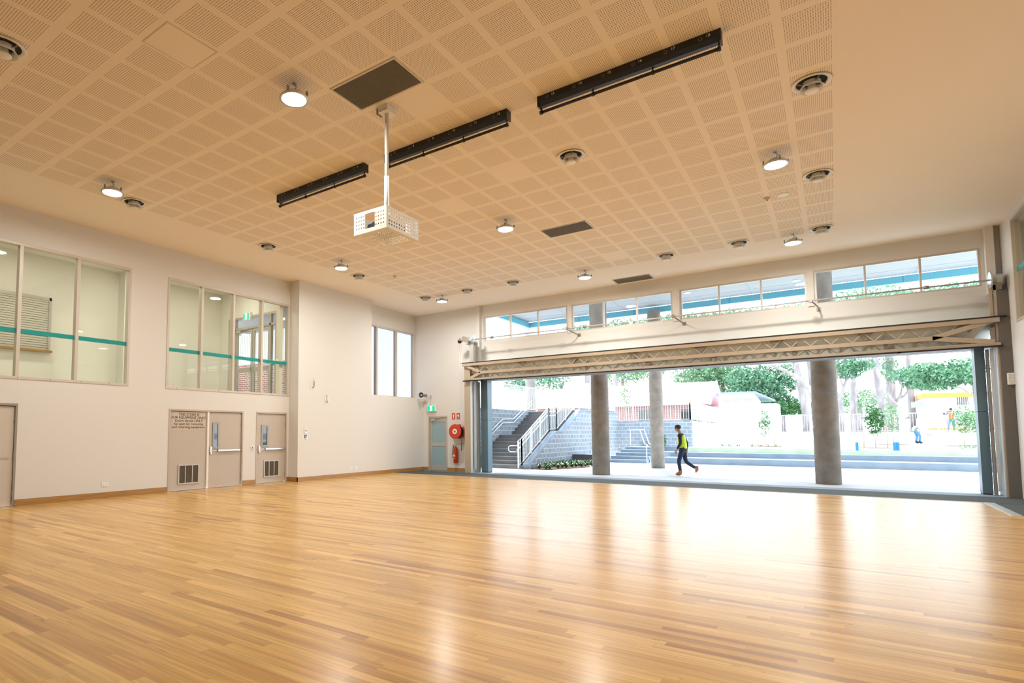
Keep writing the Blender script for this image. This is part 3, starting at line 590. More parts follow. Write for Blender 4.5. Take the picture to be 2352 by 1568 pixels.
# ------------------------------------------------------------------ ceiling fittings
lamp0=None
LN={0:'left',1:'middle',2:'right'}
LABS={(0,1):'nearest left-column round high-bay lamp, beside a diffuser close to the left wall',(1,1):'largest glowing high-bay lamp, nearest one, left of the big ceiling grille',
(0,2):'glowing high-bay lamp in left column, second from the camera, above the store doors',(1,2):'glowing high-bay lamp right behind the hanging projector, left of the mid ceiling grille',(2,2):'glowing high-bay lamp at right between two round diffusers near the plain ceiling strip',
(0,3):'farthest left high-bay lamp near the back left corner',(1,3):'far high-bay lamp with visible grey housing next to the small end grille',(2,3):'far right high-bay lamp above the high windows',
(2,1):'high-bay lamp overhead right of the camera, outside the picture',(0,0):'high-bay lamp behind the camera at left',(1,0):'high-bay lamp behind the camera in the middle',(2,0):'high-bay lamp behind the camera at right'}
for j,y in ((1,5.06),(2,11.27),(3,16.3)):
    for i,x in enumerate((-10.95,-5.83,-.64)):
        lab=LABS[(i,j)]; loc=(x,y,H)
        if lamp0 is None:
            lamp0=thing('high_bay_lamp',lab,'ceiling lamp',loc,0,'round high-bay ceiling lamps')
            MB().tube([(0,0,0),(.01,0,-.03),(.045,0,-.06),(.0,0,-.1),(0,0,-.12)],.008,6).lathe([(.03,-.0),(.03,-.015)],12).build('hook','cabgrey',lamp0)
            MB().lathe([(.0,-.105),(.035,-.11),(.1,-.13),(.15,-.165),(.19,-.2),(.2,-.225),(.165,-.228)],28,cap=False).build('housing','steel_lt',lamp0)
            MB().lathe([(.0,-.232),(.165,-.23)],28,cap=False).build('lens','lampgl',lamp0)
            b=MB()
            for k in range(4): a=k*PI/2+.4; b.box(-.012,.012,-.012,.012,-.2,-.14,Matrix.Translation((math.cos(a)*.19,math.sin(a)*.19,0)))
            b.build('clips','cabgrey',lamp0)
        else: dup(lamp0,loc,label=lab)
        q=bpy.data.lights.new('high_bay_glow','AREA'); q.shape='DISK'; q.size=.33; q.energy=LAMP_W*(.25 if j==0 else 1); q.color=HALL_LAMP_COL
        o=bpy.data.objects.new('high_bay_glow',q); COL.objects.link(o); o.location=(x,y,H-.236)
DIFF=[(-.07,9.26,'largest round ceiling diffuser at the right edge of the perforated panels'),(-.07,12.72,'second round diffuser along the right edge, beside the right lamp'),(-.07,16.22,'farthest round diffuser on the right edge, near the far right lamp'),
(-1.79,16.22,'second from right of the six round diffusers along the back row'),(-3.53,16.22,'third from right of the round diffusers in the back row'),(-8.15,16.22,'back-row round diffuser just right of the two left corner ones'),(-9.87,16.22,'back-row round diffuser right of the far left lamp'),(-11.6,16.22,'back-row round diffuser left of the farthest left lamp'),
(-11.59,12.71,'left-edge round diffuser beside the lamp above the store doors'),(-11.59,9.26,'left-edge round diffuser alone above the second interior window'),(-11.59,5.8,'left-edge round diffuser touching the nearest left lamp'),(-8.13,2.41,'dark round diffuser cut by the left picture edge'),(-3.52,9.28,'round diffuser alone in the middle of the ceiling between the bars and right lamp')]
d0=None
for x,y,lab in DIFF:
    if d0 is None:
        d0=thing('round_diffuser',lab,'air diffuser',(x,y,H),0,'round ceiling air diffusers')
        MB().lathe([(.225,-.004),(.24,-.012),(.225,-.022),(.185,-.012),(.18,-.002)],32,cap=False).build('outer_ring','whitepaint',d0)
        MB().lathe([(.18,-.003),(.0,-.003)],32,cap=False).build('throat','dark',d0)
        MB().lathe([(.11,-.005),(.11,-.05),(.15,-.1),(.153,-.1),(.115,-.045)],32,cap=False).build('middle_cone','whitepaint',d0)
        MB().lathe([(.04,-.01),(.05,-.09),(.085,-.125),(.075,-.135),(.0,-.135)],28,cap=False).build('centre_cone','whitepaint',d0)
        b=MB()
        for k in range(4): a=k*PI/2+.5; b.bar((0,0,-.04),(math.cos(a)*.18,math.sin(a)*.18,-.02),.012,.02)
        b.build('spokes','cabgrey',d0)
    else: dup(d0,(x,y,H),label=lab)
for x0,x1,y0,y1,lab in ((-5.49,-4.39,5.46,6.06,'large dark ceiling return grille above the projector pole'),(-5.47,-4.41,12.4,12.98,'mid ceiling return grille right of the lamp behind the projector'),(-5.48,-4.4,17.84,18.4,'far return grille on the plain ceiling strip near the high windows')):
    t=thing('return_air_grille',lab,'ceiling grille',((x0+x1)/2,(y0+y1)/2,H),0,'rectangular ceiling return grilles'); a,c=(x1-x0)/2,(y1-y0)/2
    MB().box(-a-.03,a+.03,-c-.03,-c,-.012,0).box(-a-.03,a+.03,c,c+.03,-.012,0).box(-a-.03,-a,-c,c,-.012,0).box(a,a+.03,-c,c,-.012,0).build('grille_frame','frame',t)
    boxo('backing','grille',t,-a,a,-c,c,-.004,-.001); b=MB(); n=int(2*a/.022)
    for k in range(n): b.box(-a+k*.022,-a+k*.022+.006,-c,c,-.009,-.004)
    n=int(2*c/.022)
    for k in range(n): b.box(-a,a,-c+k*.022,-c+k*.022+.006,-.011,-.008)
    b.build('egg_crate_mesh','grille',t)
t=thing('ceiling_access_panel','blank square access panel with thin outline near the upper left','access panel',(-6.39,3.71,H)); boxo('panel','ceilplain',t,-.27,.27,-.32,.32,-.004,0); MB().box(-.285,-.275,-.33,.33,-.003,0).box(.275,.285,-.33,.33,-.003,0).box(-.285,.285,-.335,-.325,-.003,0).box(-.285,.285,.325,.335,-.003,0).build('edge_trim','frame',t)
for x,y,lab in ((-.94,13.41,'small tan smoke detector right of centre on the far ceiling'),(-10.71,13.36,'tiny tan smoke detector near the left back of the ceiling')):
    t=thing('smoke_detector',lab,'smoke detector',(x,y,H)); MB().lathe([(.055,0),(.055,-.03),(.03,-.05),(.0,-.052)],20).build('body','frame',t); MB().lathe([(.015,-.05),(.012,-.07)],10).build('sensor_tip','cabgrey',t)
t=thing('ceiling_speaker','flat round white ceiling speaker beside the smoke detector','speaker',(-.66,13.43,H)); MB().lathe([(.11,0),(.11,-.008),(.09,-.012)],24).build('ring','white',t); MB().lathe([(.09,-.011),(.0,-.011)],24,cap=False).build('mesh_cover','frame',t)
# black lighting bars
for bi,(x0,x1,n0,lab) in enumerate(((-3.25,-.92,13,'nearest black numbered lighting bar, right of the three, marked 13 to 18'),(-6.1,-3.76,7,'middle black lighting bar passing behind the projector pole'),(-8.92,-6.6,1,'far left black lighting bar, smallest of the three'))):
    t=thing('lighting_bar',lab,'lighting bar',((x0+x1)/2,7.33,H),0,'black numbered lighting bars'); a=(x1-x0)/2
    MB().poly([(-a,0,0),(-a,0,-.09),(-a,.03,-.145),(-a,.1,-.145),(-a,.13,-.09),(-a,.13,0)],(2*a,0,0)).build('housing','black',t)
    MB().poly([(-a+.02,-.003,-.092),(-a+.02,.027,-.148),(-a+.02,.03,-.146),(-a+.02,.0,-.09)],(2*a-.04,0,0)).build('lower_edge_strip','navy',t)
    for e in (-a,a): boxo('end_cap','black',t,e-.012,e+.012,-.004,.134,-.149,0)
    MB().tube([(-a,.065,-.215),(a,.065,-.215)],.021,10).build('pipe','black',t)
    for xx in (-a+.02,-a/3,a/3,a-.02): MB().box(xx-.008,xx+.008,.06,.07,-.205,-.14).lathe([(.028,-.018),(.028,.018)],12,(xx,.065,-.215),'X').build('hanger','black',t)
    for k in range(6):
        xx=-a+.14+k*(2*a-.35)/5
        MB().lathe([(.018,-.003),(.022,-.003),(.022,0)],14,(xx,0,-.05),'Y',cap=False).build('socket_ring','cabgrey',t)
        text('number',str(n0+k),.05,'textw',t,(xx+.085,-.003,-.04),(R(90),0,0),.001)
# projector in a perforated cage
pj=thing('ceiling_projector','white perforated projector cage hanging on a long white pole','projector',(-5.17,6.26,0))
MB().box(-.09,.09,-.1,.12,6.2,6.3).build('ceiling_mount','whitepaint',pj,.004); boxo('mount_cavity','grille',pj,-.13,-.09,-.08,.02,6.2,6.29)
MB().tube([(0,0,4.64),(0,0,6.2)],.03,16).build('pole','whitepaint',pj); MB().tube([(0,0,4.64),(0,0,5.25)],.038,16).box(.036,.05,-.008,.008,4.66,5.25).build('pole_sleeve','whitepaint',pj)
xa,xb,ya,yb,za,zb=-.303,.303,-.37,.37,4.33,4.635
def perf(P0,U,V,nu,nv,mu,mv,r,skip,name,m='whitepaint',th=.004):
    """flat plate with real round holes: origin, edges U and V, hole grid nu x nv inside margins"""
    P0,U,V=Vector(P0),Vector(U),Vector(V); lu,lv=U.length,V.length; u,v=U/lu,V/lv; b=bmesh.new()
    cu,cv=(lu-2*mu)/nu,(lv-2*mv)/nv; vc={}
    def vt(a,c):
        k=(round(a,5),round(c,5))
        if k not in vc: vc[k]=b.verts.new(P0+u*a+v*c)
        return vc[k]
    us=[0,mu]+[mu+cu*(i+1) for i in range(nu)]+[lu]; vs=[0,mv]+[mv+cv*(i+1) for i in range(nv)]+[lv]
    for i in range(len(us)-1):
        for j in range(len(vs)-1):
            a0,a1,c0,c1=us[i],us[i+1],vs[j],vs[j+1]; kind='s' if i in(0,len(us)-2) or j in (0,len(vs)-2) else skip(i-1,j-1)
            if kind=='o': continue
            cs=[(a0,c0),(a1,c0),(a1,c1),(a0,c1)]
            if kind=='s': b.faces.new([vt(*q) for q in cs]); continue
            ca,cc=(a0+a1)/2,(c0+c1)/2; N=12
            ring=[vt(ca+r*math.cos(2*PI*(k+.0)/N+PI*1.25),cc+r*math.sin(2*PI*(k+.0)/N+PI*1.25)) for k in range(N)]
            for s4 in range(4):
                k0=s4*3; seg=[ring[(k0+q)%N] for q in range(4)]
                b.faces.new([vt(*cs[s4]),vt(*cs[(s4+1)%4])]+seg[::-1])
    me=bpy.data.meshes.new(name); b.to_mesh(me); b.free(); me.materials.append(M[m]); o=bpy.data.objects.new(name,me); COL.objects.link(o); o.parent=pj
    k=o.modifiers.new('thick','SOLIDIFY'); k.thickness=th; k.offset=0; return o
perf((xa,ya,za),(xb-xa,0,0),(0,0,zb-za),12,4,.03,.045,.012,lambda i,j:'o' if 4<=i<8 else 'h','front_panel')
perf((xb,ya,za),(0,yb-ya,0),(0,0,zb-za),12,5,.03,.03,.015,lambda i,j:'h','side_panel')
perf((xa,ya,za),(0,yb-ya,0),(0,0,zb-za),12,5,.03,.03,.015,lambda i,j:'h','side_panel')
perf((xa,yb,za),(xb-xa,0,0),(0,0,zb-za),12,4,.03,.045,.012,lambda i,j:'h','back_panel')
perf((xa,ya,za),(xb-xa,0,0),(0,yb-ya,0),12,14,.07,.09,.013,lambda i,j:'h','bottom_panel')
MB().box(xa,xb,ya-.004,ya+.01,za-.012,za+.01).build('bottom_lip','whitepaint',pj)
MB().box(-.2,.2,-.2,.2,4.4,4.52).build('projector_body','black',pj,.01); MB().lathe([(.05,-.24),(.045,-.2)],16,(-.05,0,4.46),'Y').build('lens','navy',pj)
#@@OUTDOORS@@
# ------------------------------------------------------------------ outdoors: ground, terraces, canopy
struct(MB().box(-13.2,16,18.75,28.92,-.2,-.004).build('ground_paving','paving'))
b=MB()
for y,zt,x0,x1 in ((28.9,.27,-6.75,14),(30.25,.49,-7.4,14),(32.0,.72,-8.2,-4.72),(32.0,.72,3.8,14)):
    b.box(x0,x1,y,y+(1.6 if y<32 else .5),zt-.3 if y>29 else -.2,zt)
struct(b.build('ground_terrace_seats','concrete_lt'))
struct(MB().box(-6.1,16,31.0,54,.2,.72).build('ground_lawn','grass'))
struct(MB().box(-6.1,14,31.8,33.0,.5,.735).build('ground_lawn_path','paving'))
struct(MB().poly([(-6.15,33.3,.5),(-6.15,33.3,2.1),(-5.6,42,1.9),(-3.2,54,1.45),(-3.2,54,.5),(-5.6,42,.5)],(-.3,0,0)).build('wall_lawn_side','render'))
struct(MB().box(-3.4,30,54,54.3,.4,1.45).build('wall_lawn_back','render'))
struct(MB().box(-60,60,54.3,150,.5,1.42).build('ground_upper_yard','paving'))
struct(MB().box(-12.75,-6.45,33.2,54.3,1.0,2.08).box(-40,-12.75,33.2,150,1.0,2.08).build('ground_side_yard','paving'))
struct(MB().box(-10.45,-6.15,33.0,33.3,.3,2.12).build('wall_yard_block','blockx'))
# covered area
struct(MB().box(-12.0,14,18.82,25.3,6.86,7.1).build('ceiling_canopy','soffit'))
b=MB()
for x in (-9.6,-7.2,-4.8,-2.4,0,2.4,4.8): b.box(x,x+.012,18.85,25.25,6.855,6.862)
for y in (20.2,21.6,23.0,24.4): b.box(-11.9,14,y,y+.012,6.855,6.862)
struct(b.build('trim_5','concrete_lt'))
t=thing('canopy_fascia','long turquoise fascia beam edging the outdoor canopy seen through the high windows','beam',(0,0,0))
MB().box(-11.86,14,25.3,25.42,6.6,6.84).build('front_beam','cyan',t); MB().box(-11.98,-11.86,18.85,25.42,6.6,6.84).build('side_beam','cyan',t)
b=MB()
for x in (-9.4,-6.9,-3.2,-.6,2.1,4.6): b.box(x,x+.015,25.29,25.3,6.6,6.84)
b.build('panel_joints','bluepanel',t)
for x,y in ((-9.6,22.0),(-4.4,23.5),(-.9,23.9)):
    k=thing('canopy_downlight',{-9.6:'round canopy downlight near the left end behind the high windows',-4.4:'round canopy downlight between the two left columns',-.9:'round canopy downlight left of the thick right column'}[x],'downlight',(x,y,6.86)); MB().lathe([(.12,0),(.13,-.02),(.1,-.03),(0,-.03)],20).build('diffuser','white',k)
def column(x,y,r,h,label):
    t=thing('concrete_column',label,'column',(x,y,-.01),0,'round concrete columns'); MB().lathe([(r,0),(r,h)],40).build('shaft','concrete',t)
    MB().lathe([(r+.006,2.6),(r+.006,2.615)],40,cap=False).build('formwork_joint','concrete_lt',t); return t
column(-6.73,20.06,.30,6.87,'thick round concrete column left of the walking man, standing nearest the stairs')
column(-.2,20.06,.31,6.87,'thickest round concrete column right of the walking man')
column(-6.03,25.1,.265,6.62,'slimmer pale concrete column farther back between the two thick ones')
t=column(-13.3,28.4,.27,5.2,'pale concrete column behind the top of the left stairs'); t.location.z=2.0
# left stairs
sx0,sx1=-12.74,-10.31
t=thing('outdoor_stairs','wide dark grey concrete stairs rising left of the columns','stairs',(0,0,0)); 
def flight(b,x0,x1,y,z,n,rise,go):
    for k in range(n): b.box(x0,x1,y+k*go,y+n*go+.02,z+k*rise-.0,z+(k+1)*rise); 
    return b
b=flight(MB(),sx0,sx1,21.35,0,9,.155,.30); b.box(sx0,sx1,24.04,25.1,0,1.395); flight(b,sx0,sx1,25.1,1.395,7,.165,.31); b.box(sx0,sx1,27.25,32.9,0,2.55); b.build('treads','stair',t)
b=MB()
for k in range(9): b.box(sx0,sx1,21.345+k*.30,21.37+k*.30,.149+k*.155,.157+k*.155)
for k in range(7): b.box(sx0,sx1,25.095+k*.31,25.12+k*.31,1.555+k*.165,1.562+k*.165)
b.build('nosings','concrete_lt',t)
struct(MB().poly([(-10.3,21.25,-.1),(-10.3,21.25,.2),(-10.3,24.1,1.55),(-10.3,24.95,1.55),(-10.3,27.2,2.6),(-10.3,33.2,2.6),(-10.3,33.2,-.1)],(.22,0,0)).build('wall_stairs_right','block'))
struct(MB().poly([(-10.33,21.2,.2),(-10.33,24.1,1.57),(-10.33,24.95,1.57),(-10.33,27.2,2.62),(-10.33,33.2,2.62),(-10.33,33.2,2.55),(-10.33,27.2,2.55),(-10.33,24.95,1.5),(-10.33,24.1,1.5),(-10.33,21.2,.1)],(.27,0,0)).build('trim_6','concrete_lt'))
struct(MB().box(-13.0,-12.75,20.5,33.2,-.1,2.6).build('wall_stairs_left','block'))
struct(MB().box(-40,-13.0,20.5,33.2,1.0,2.55).build('ground_upper_left','paving'))
def rail_run(name,label,pts,h=1.0,picket=.11,post=1.2,cat='railing',infill=True,rail=.022,m='galv',extra=()):
    """balustrade following 3D points (feet)"""
    t=thing(name,label,cat,(0,0,0)); pts=[Vector(p) for p in pts]; up=Vector((0,0,h))
    MB().tube([p+up for p in pts],rail,8).build('top_rail',m,t); MB().tube([p+Vector((0,0,.1)) for p in pts],.015,6).build('bottom_rail',m,t)
    b=MB()
    for a,c in zip(pts,pts[1:]):
        L=(c-a).length; n=max(1,round(L/post))
        for k in range(n+1):
            q=a.lerp(c,k/n); MB().box(q.x-.025,q.x+.025,q.y-.02,q.y+.02,q.z,q.z+h).build('post',m,t)
        if infill:
            n=max(1,int(L/picket))
            for k in range(n):
                q=a.lerp(c,(k+.5)/n); b.box(q.x-.008,q.x+.008,q.y-.008,q.y+.008,q.z+.1,q.z+h)
    if infill: b.build('pickets',m,t)
    else: b.b.free()
    for off,hh in extra: MB().tube([p+Vector((off,0,hh)) for p in pts],.02,8).build('handrail',m,t)
    return t
rail_run('stair_balustrade','galvanised picket balustrade climbing the right side of the dark stairs',[(-10.42,21.0,.05),(-10.42,21.3,.15),(-10.42,24.1,1.52),(-10.42,24.95,1.55),(-10.42,27.2,2.6)],1.1,.12,1.1,extra=((-.07,.9),(-.07,.72)))
MBt=thing('rail_end_loop','galvanised U-shaped handrail end at the foot of the stairs','handrail',(0,0,0)); MB().tube([(-10.49,21.0,.95),(-10.75,20.95,.95),(-10.83,20.95,.9),(-10.83,20.95,.76),(-10.75,20.95,.71),(-10.49,21.0,.71)],.02,8).build('loop','galv',MBt)
rail_run('level_balustrade','pale picket railing on top of the block wall right of the stairs',[(-10.2,27.3,2.6),(-10.2,33.0,2.6)],1.35,.13,1.3)
rail_run('wall_top_fence','tall galvanised fence on the block wall left of the stairs',[(-12.9,20.6,2.6),(-12.9,28.3,2.6)],1.25,.13,1.25)
t=thing('wall_handrail','double galvanised handrail fixed along the left block wall','handrail',(0,0,0))
for dz in (0,-.18): MB().tube([(-12.65,21.4,.9+dz),(-12.65,23.9,2.12+dz),(-12.65,25.0,2.15+dz),(-12.65,27.2,3.15+dz)],.02,8).build('rail','galv',t)
b=MB()
for y,z in ((22.2,1.2),(23.4,1.78),(24.5,2.05),(26,2.5)): b.bar((-12.75,y,z-.1),(-12.65,y,z-.02),.02,.02)
b.build('brackets','galv',t)
# concrete bench, planting bed
t=thing('concrete_bench','dark stepped concrete bench behind the planting bed, left of the near column','bench',(0,0,0)); MB().box(-10.05,-8.7,26.0,26.5,0,.43).box(-9.6,-8.5,25.4,26.0,0,.2).build('seat_blocks','stair',t); MB().box(-10.05,-8.7,25.97,26.5,.43,.46).build('seat_top','concrete_lt',t)
struct(MB().poly([(-10.06,21.45,0),(-9.3,21.25,0),(-8.5,23.9,0),(-9.3,25.9,0),(-10.06,25.9,0)],(0,0,.03)).build('ground_planting_bed','mulch'))
def leaves(b,c,r,n,s,sq=.8):
    for _ in range(n):
        d=Vector((random.gauss(0,1),random.gauss(0,1),random.gauss(0,1))).normalized()*(random.random()**.45)
        p=Vector(c)+Vector((d.x*r[0],d.y*r[1],d.z*r[2])); u=Vector((random.uniform(-1,1),random.uniform(-1,1),random.uniform(-1,1))).normalized(); v=u.cross(Vector((random.uniform(-1,1),random.uniform(-1,1),random.uniform(-1,1)))).normalized()
        k=s*random.uniform(.6,1.3); w=k*.38
        b.b.faces.new([b.b.verts.new(p-u*k),b.b.verts.new(p-v*w),b.b.verts.new(p+u*k),b.b.verts.new(p+v*w)])
def strappy(x,y,label):
    t=thing('strappy_plant',label,'plant',(x,y,.02),random.random()*6,'low green plants in the mulch bed'); b=MB()
    for k in range(26):
        a=random.random()*2*PI; l=random.uniform(.14,.26); h=random.uniform(.12,.26); w=.02
        d=Vector((math.cos(a),math.sin(a),0)); s_=Vector((-d.y,d.x,0))*w
        p0,p1,p2=Vector((0,0,0))+d*.02,d*l*.55+Vector((0,0,h)),d*l+Vector((0,0,h*.75))
        vs=[b.b.verts.new(q) for q in (p0-s_*.6,p0+s_*.6,p1+s_,p1-s_)]; b.b.faces.new(vs); b.b.faces.new([vs[3],vs[2],b.b.verts.new(p2)])
    b.build('blades','leaf',t); return t
pl=None; k=0
for row in range(6):
    for c in range(7):
        y=21.6+c*.55+random.uniform(-.1,.1); x=-9.76+row*.24+random.uniform(-.06,.06)
        if x>-9.35+ (y-21.25)*.30 or y>25.3: continue
        strappy(x,y,'low green strappy plant in the mulch bed beside the stairs wall')
# little side stairs with double handrail
t=thing('terrace_steps','small pale concrete steps beside the far column','stairs',(0,0,0)); b=MB()
for k,(y,z) in enumerate(((28.4,.15),(28.9,.3),(29.4,.45),(29.9,.6),(30.4,.72))): b.box(-9.3+k*.1,-7.35,y,y+.6 if k<4 else 32.9,0 if k else 0,z)
b.build('steps','concrete_lt',t)
t=thing('terrace_handrail','pale curved double handrail beside the small terrace steps','handrail',(0,0,0))
for dx in (0,.22): MB().tube([(-8.9+dx*.5,31.0,1.6),(-8.2+dx,30.6,1.62),(-7.5+dx,28.7,.95),(-7.3+dx,28.5,.85)],.022,8).build('rail','galv',t)
for x,y,z in ((-8.8,31,1.6),(-7.35,28.5,.85)): MB().tube([(x,y,0 if z<1 else .7),(x,y,z)],.022,8).build('post','galv',t)
# fences
rail_run('yard_fence','white picket fence on the pale block wall in front of the red-roofed building',[(-10.8,33.4,2.08),(-6.3,33.4,2.08),(-5.75,40,1.95)],1.0,.13,1.3,m='galv')
rail_run('park_fence','long galvanised fence on top of the far white retaining wall',[(-3.6,54.6,1.42),(18,54.6,1.42)],1.38,.16,2.4)
# buildings
t=thing('red_roof_building','long building with faded red gable roof beyond the fence','building',(0,0,0))
MB().box(-24,-8.4,52,57,1.5,3.8).build('wall','brick',t)
MB().poly([(-24.5,51,3.75),(-24.5,54.5,5.85),(-24.5,58,3.75)],(16.4,0,0)).build('roof','roofred',t)
MB().bar((-8.1,51,3.72),(-8.1,54.5,5.87),.1,.14).bar((-8.1,58,3.72),(-8.1,54.5,5.87),.1,.14).build('barge_boards','render',t)
for x in (-21,-17.5,-14,-10.5): MB().box(x,x+1.4,51.95,52,1.9,3.4).build('window','vision',t)
t=thing('louvre_shed','white shed with three louvre windows between red roof and trees','building',(0,0,0))
MB().poly([(-7.3,50,1.45),(-4.9,50,1.45),(-4.9,50,4.5),(-7.3,50,4.5)],(0,5,0)).build('wall','render',t)
MB().poly([(-7.5,49.8,4.45),(-4.8,49.8,4.45),(-3.9,55.5,4.0),(-7.5,55.5,4.0)],(0,0,.12)).build('roof','concrete_lt',t)
MB().box(-4.9,-3.6,52,56,1.45,3.7).build('side_wall','render',t)
for k in range(3):
    x=-7.05+k*.72; f=MB().box(x,x+.6,49.96,50,3.75,4.15).build('louvre_window','cabgrey',t); b=MB()
    for z in (3.8,3.9,4.0,4.1): b.bar((x,49.95,z),(x+.6,49.95,z),.05,.015)
    b.build('louvres','steel_lt',f)
p=at(2119,905,D=60); q=at(2290,905,D=60)
t=thing('demountable_building','white building with orange fascia and barred window behind the trees','building',(0,0,0))
x0,x1,y=p.x,q.x+4,p.y
MB().box(x0,x1,y,y+6,1.6,5.0).build('wall','render',t); MB().box(x0-.15,x1,y-.2,y+6,4.95,5.45).build('orange_fascia','orange',t)
a=at(2195,912,Y=y); c=at(2224,929,Y=y); w=MB().box(a.x,c.x,y-.05,y,c.z,a.z).build('window','vision',t); b=MB(); x=a.x
while x<c.x: b.box(x,x+.05,y-.1,y-.06,c.z,a.z); x+=.16
b.build('security_bars','galv',w); MB().box(x0-.9,x0-.1,y+.2,y+.8,4.0,4.6).build('air_conditioner','cabgrey',t); MB().box(x0,x1,y-.12,y,1.62,1.8).build('base_skirt','orange',t)
for px,D,lab in ((2015,66,'dark little pointed roof beyond the fence, left of the bending worker'),(2118,66,'dark little pointed roof beyond the fence, right of the bending worker')):
    c=at(px,950,D=D); t=thing('small_shelter',lab,'shelter',(c.x,c.y,1.42)); MB().poly([(-1.6,0,1.55),(0,0,2.0+.45),(1.6,0,1.55)],(0,2.4,0)).build('roof','stair',t)
    for x in (-1.2,1.2): MB().box(x-.06,x+.06,.1,.2,0,1.6).build('post','galv',t)
# blue posts by the path
for px,lab in ((1969,'single bright blue post left of the staked young tree'),(2055.5,'left one of the close pair of blue posts'),(2063,'right one of the close pair of blue posts')):
    c=at(px,1034,Z=.73); t=thing('blue_post',lab,'post',(c.x,c.y,.72)); MB().box(-.05,.05,-.04,.04,0,.34).build('post_body','bluepost',t,.01)
# trees
def tree(name,label,trunks,crowns,leaf='leaf2',bark='bark',cat='tree',n=1.0,s=.2,group=None):
    base=Vector(trunks[0][0][0]); t=thing(name,label,cat,(0,0,0),0,group)
    b=MB()
    gz=trunks[0][0][0][2]
    if gz>1.4: trunks[0]=([(base.x,base.y,1.38)]+list(trunks[0][0]),[trunks[0][1][0]]+list(trunks[0][1]))
    for pts,rs in trunks: b.tube(pts,rs,9)
    b.build('trunk',bark,t); b=MB()
    for c,r,k in crowns: leaves(b,c,r,int(k*n),s)
    b.build('foliage',leaf,t); return t
def T(D,pts,rs): return ([tuple(at(px,py,D=D)) for px,py in pts],rs)
def Cc(D,px,py,rx,rz,k): 
    q=at(px,py,D=D); return (tuple(q),(rx,rx,rz),k)
tree('gum_tree','tall pale gum trunk left of the dark trunk, seen over the far fence',[T(60,[(2029,955),(2020,900),(2010,826),(1998,700)],[.36,.33,.3,.2])],[Cc(60,1990,680,3.2,1.6,500),Cc(60,2040,700,2.5,1.2,300)])
tree('gum_tree','dark thick trunk with leafy crown right of the pale gum',[T(63,[(2050,955),(2047,900),(2043,826),(2050,720)],[.5,.45,.4,.25])],[Cc(63,2035,845,1.6,1.3,350),Cc(63,2070,690,3.5,1.5,500)],'leaf2')
tree('forked_tree','bare forked small tree in front of the dark trunk',[T(50,[(2055,958),(2055,925),(2042,908),(2036,893),(2038,882)],[.16,.15,.1,.07,.04]),T(50,[(2055,927),(2068,908),(2072,890),(2066,872)],[.13,.1,.07,.04]),T(50,[(2060,918),(2078,908),(2086,896),(2090,880)],[.1,.08,.06,.03])],[Cc(50,2085,862,1.6,.8,500),Cc(50,2110,880,1.3,.6,350)])
tree('gum_tree','slim straight gum trunk just left of the white orange-topped building',[T(64,[(2096,955),(2092,900),(2087,826),(2082,700)],[.35,.32,.28,.2])],[Cc(64,2130,690,3.5,1.4,500)])
tree('gum_tree','large dark trunk at the right jamb with wide overhanging green crown',[T(42,[(2262,975),(2258,930),(2252,870),(2246,826),(2238,700)],[.3,.27,.25,.24,.16]),T(42,[(2250,950),(2242,915),(2237,880),(2240,858)],[.2,.16,.14,.12]),T(42,[(2245,912),(2205,890),(2165,880)],[.06,.05,.03]),T(42,[(2240,895),(2225,878),(2195,880)],[.06,.04,.03])],
 [Cc(42,2165,862,2.2,.75,1500),Cc(42,2210,845,1.6,.7,900),Cc(42,2120,850,1.3,.6,600),Cc(42,2150,885,1.4,.4,500),Cc(42,2215,670,2.2,.8,500),Cc(42,2228,868,.8,.5,350)],'leaf2',s=.16)
tree('slender_tree','slender tree just right of the thick right column',[T(52,[(1932,950),(1930,915),(1940,885),(1950,850)],[.2,.16,.12,.06]),T(52,[(1938,890),(1930,870),(1925,850)],[.08,.06,.03])],[Cc(52,1945,845,1.3,1.1,700),Cc(52,1975,838,1.3,.6,450)])
tree('leaning_gum','reddish leaning gum arching left beside the thick right column',[T(46,[(1888,970),(1875,930),(1862,895),(1835,868),(1800,850),(1770,838)],[.3,.26,.22,.17,.14,.1]),T(46,[(1805,852),(1795,858),(1785,868)],[.08,.05,.03])],[Cc(46,1760,745,2.0,.8,250)])
tree('gum_tree','straight pale trunk left of the thick right column',[T(56,[(1852,962),(1842,900),(1825,826),(1815,720)],[.33,.3,.26,.18])],[Cc(56,1820,722,3,1.1,450)])
tree('gum_tree','second pale trunk hidden partly behind the thick right column',[T(60,[(1872,962),(1868,900),(1858,826)],[.3,.28,.24])],[Cc(60,1905,850,1.8,1.2,300)])
tree('bushy_tree','broad dense green tree behind the white shed roof',[T(62,[(1745,958),(1745,900)],[.3,.2])],[Cc(62,1745,895,3.0,2.2,2200),Cc(62,1790,930,2.0,1.2,1100),Cc(62,1720,870,2.4,1.6,1200),Cc(62,1790,870,2.2,1.7,1200)],'leaf2',s=.24)
tree('bushy_tree','yellow-green bushy tree above the red roof end',[T(68,[(1660,958),(1660,880)],[.3,.2])],[Cc(68,1600,862,2.8,1.4,1100),Cc(68,1650,855,3.0,1.7,1500),Cc(68,1690,880,2.4,1.9,1200)],'leaf3',s=.24)
tree('shrub','dark green round shrub below the dense tree by the fence',[T(58,[(1800,960),(1800,945)],[.2,.1])],[Cc(58,1805,938,1.7,.8,900)],'leaf')
tree('distant_tree','pale distant tree far behind between the gum trunks',[T(95,[(1975,950),(1975,920)],[.4,.2])],[Cc(95,1975,922,5,2.2,1300)],'leaf3',s=.3)
tree('distant_tree','pale distant tree behind the gap between the two left columns',[T(90,[(1430,905),(1430,870)],[.4,.2])],[Cc(90,1425,858,4.5,1.8,900),Cc(90,1470,850,4,1.5,700)],'leaf3',s=.3)
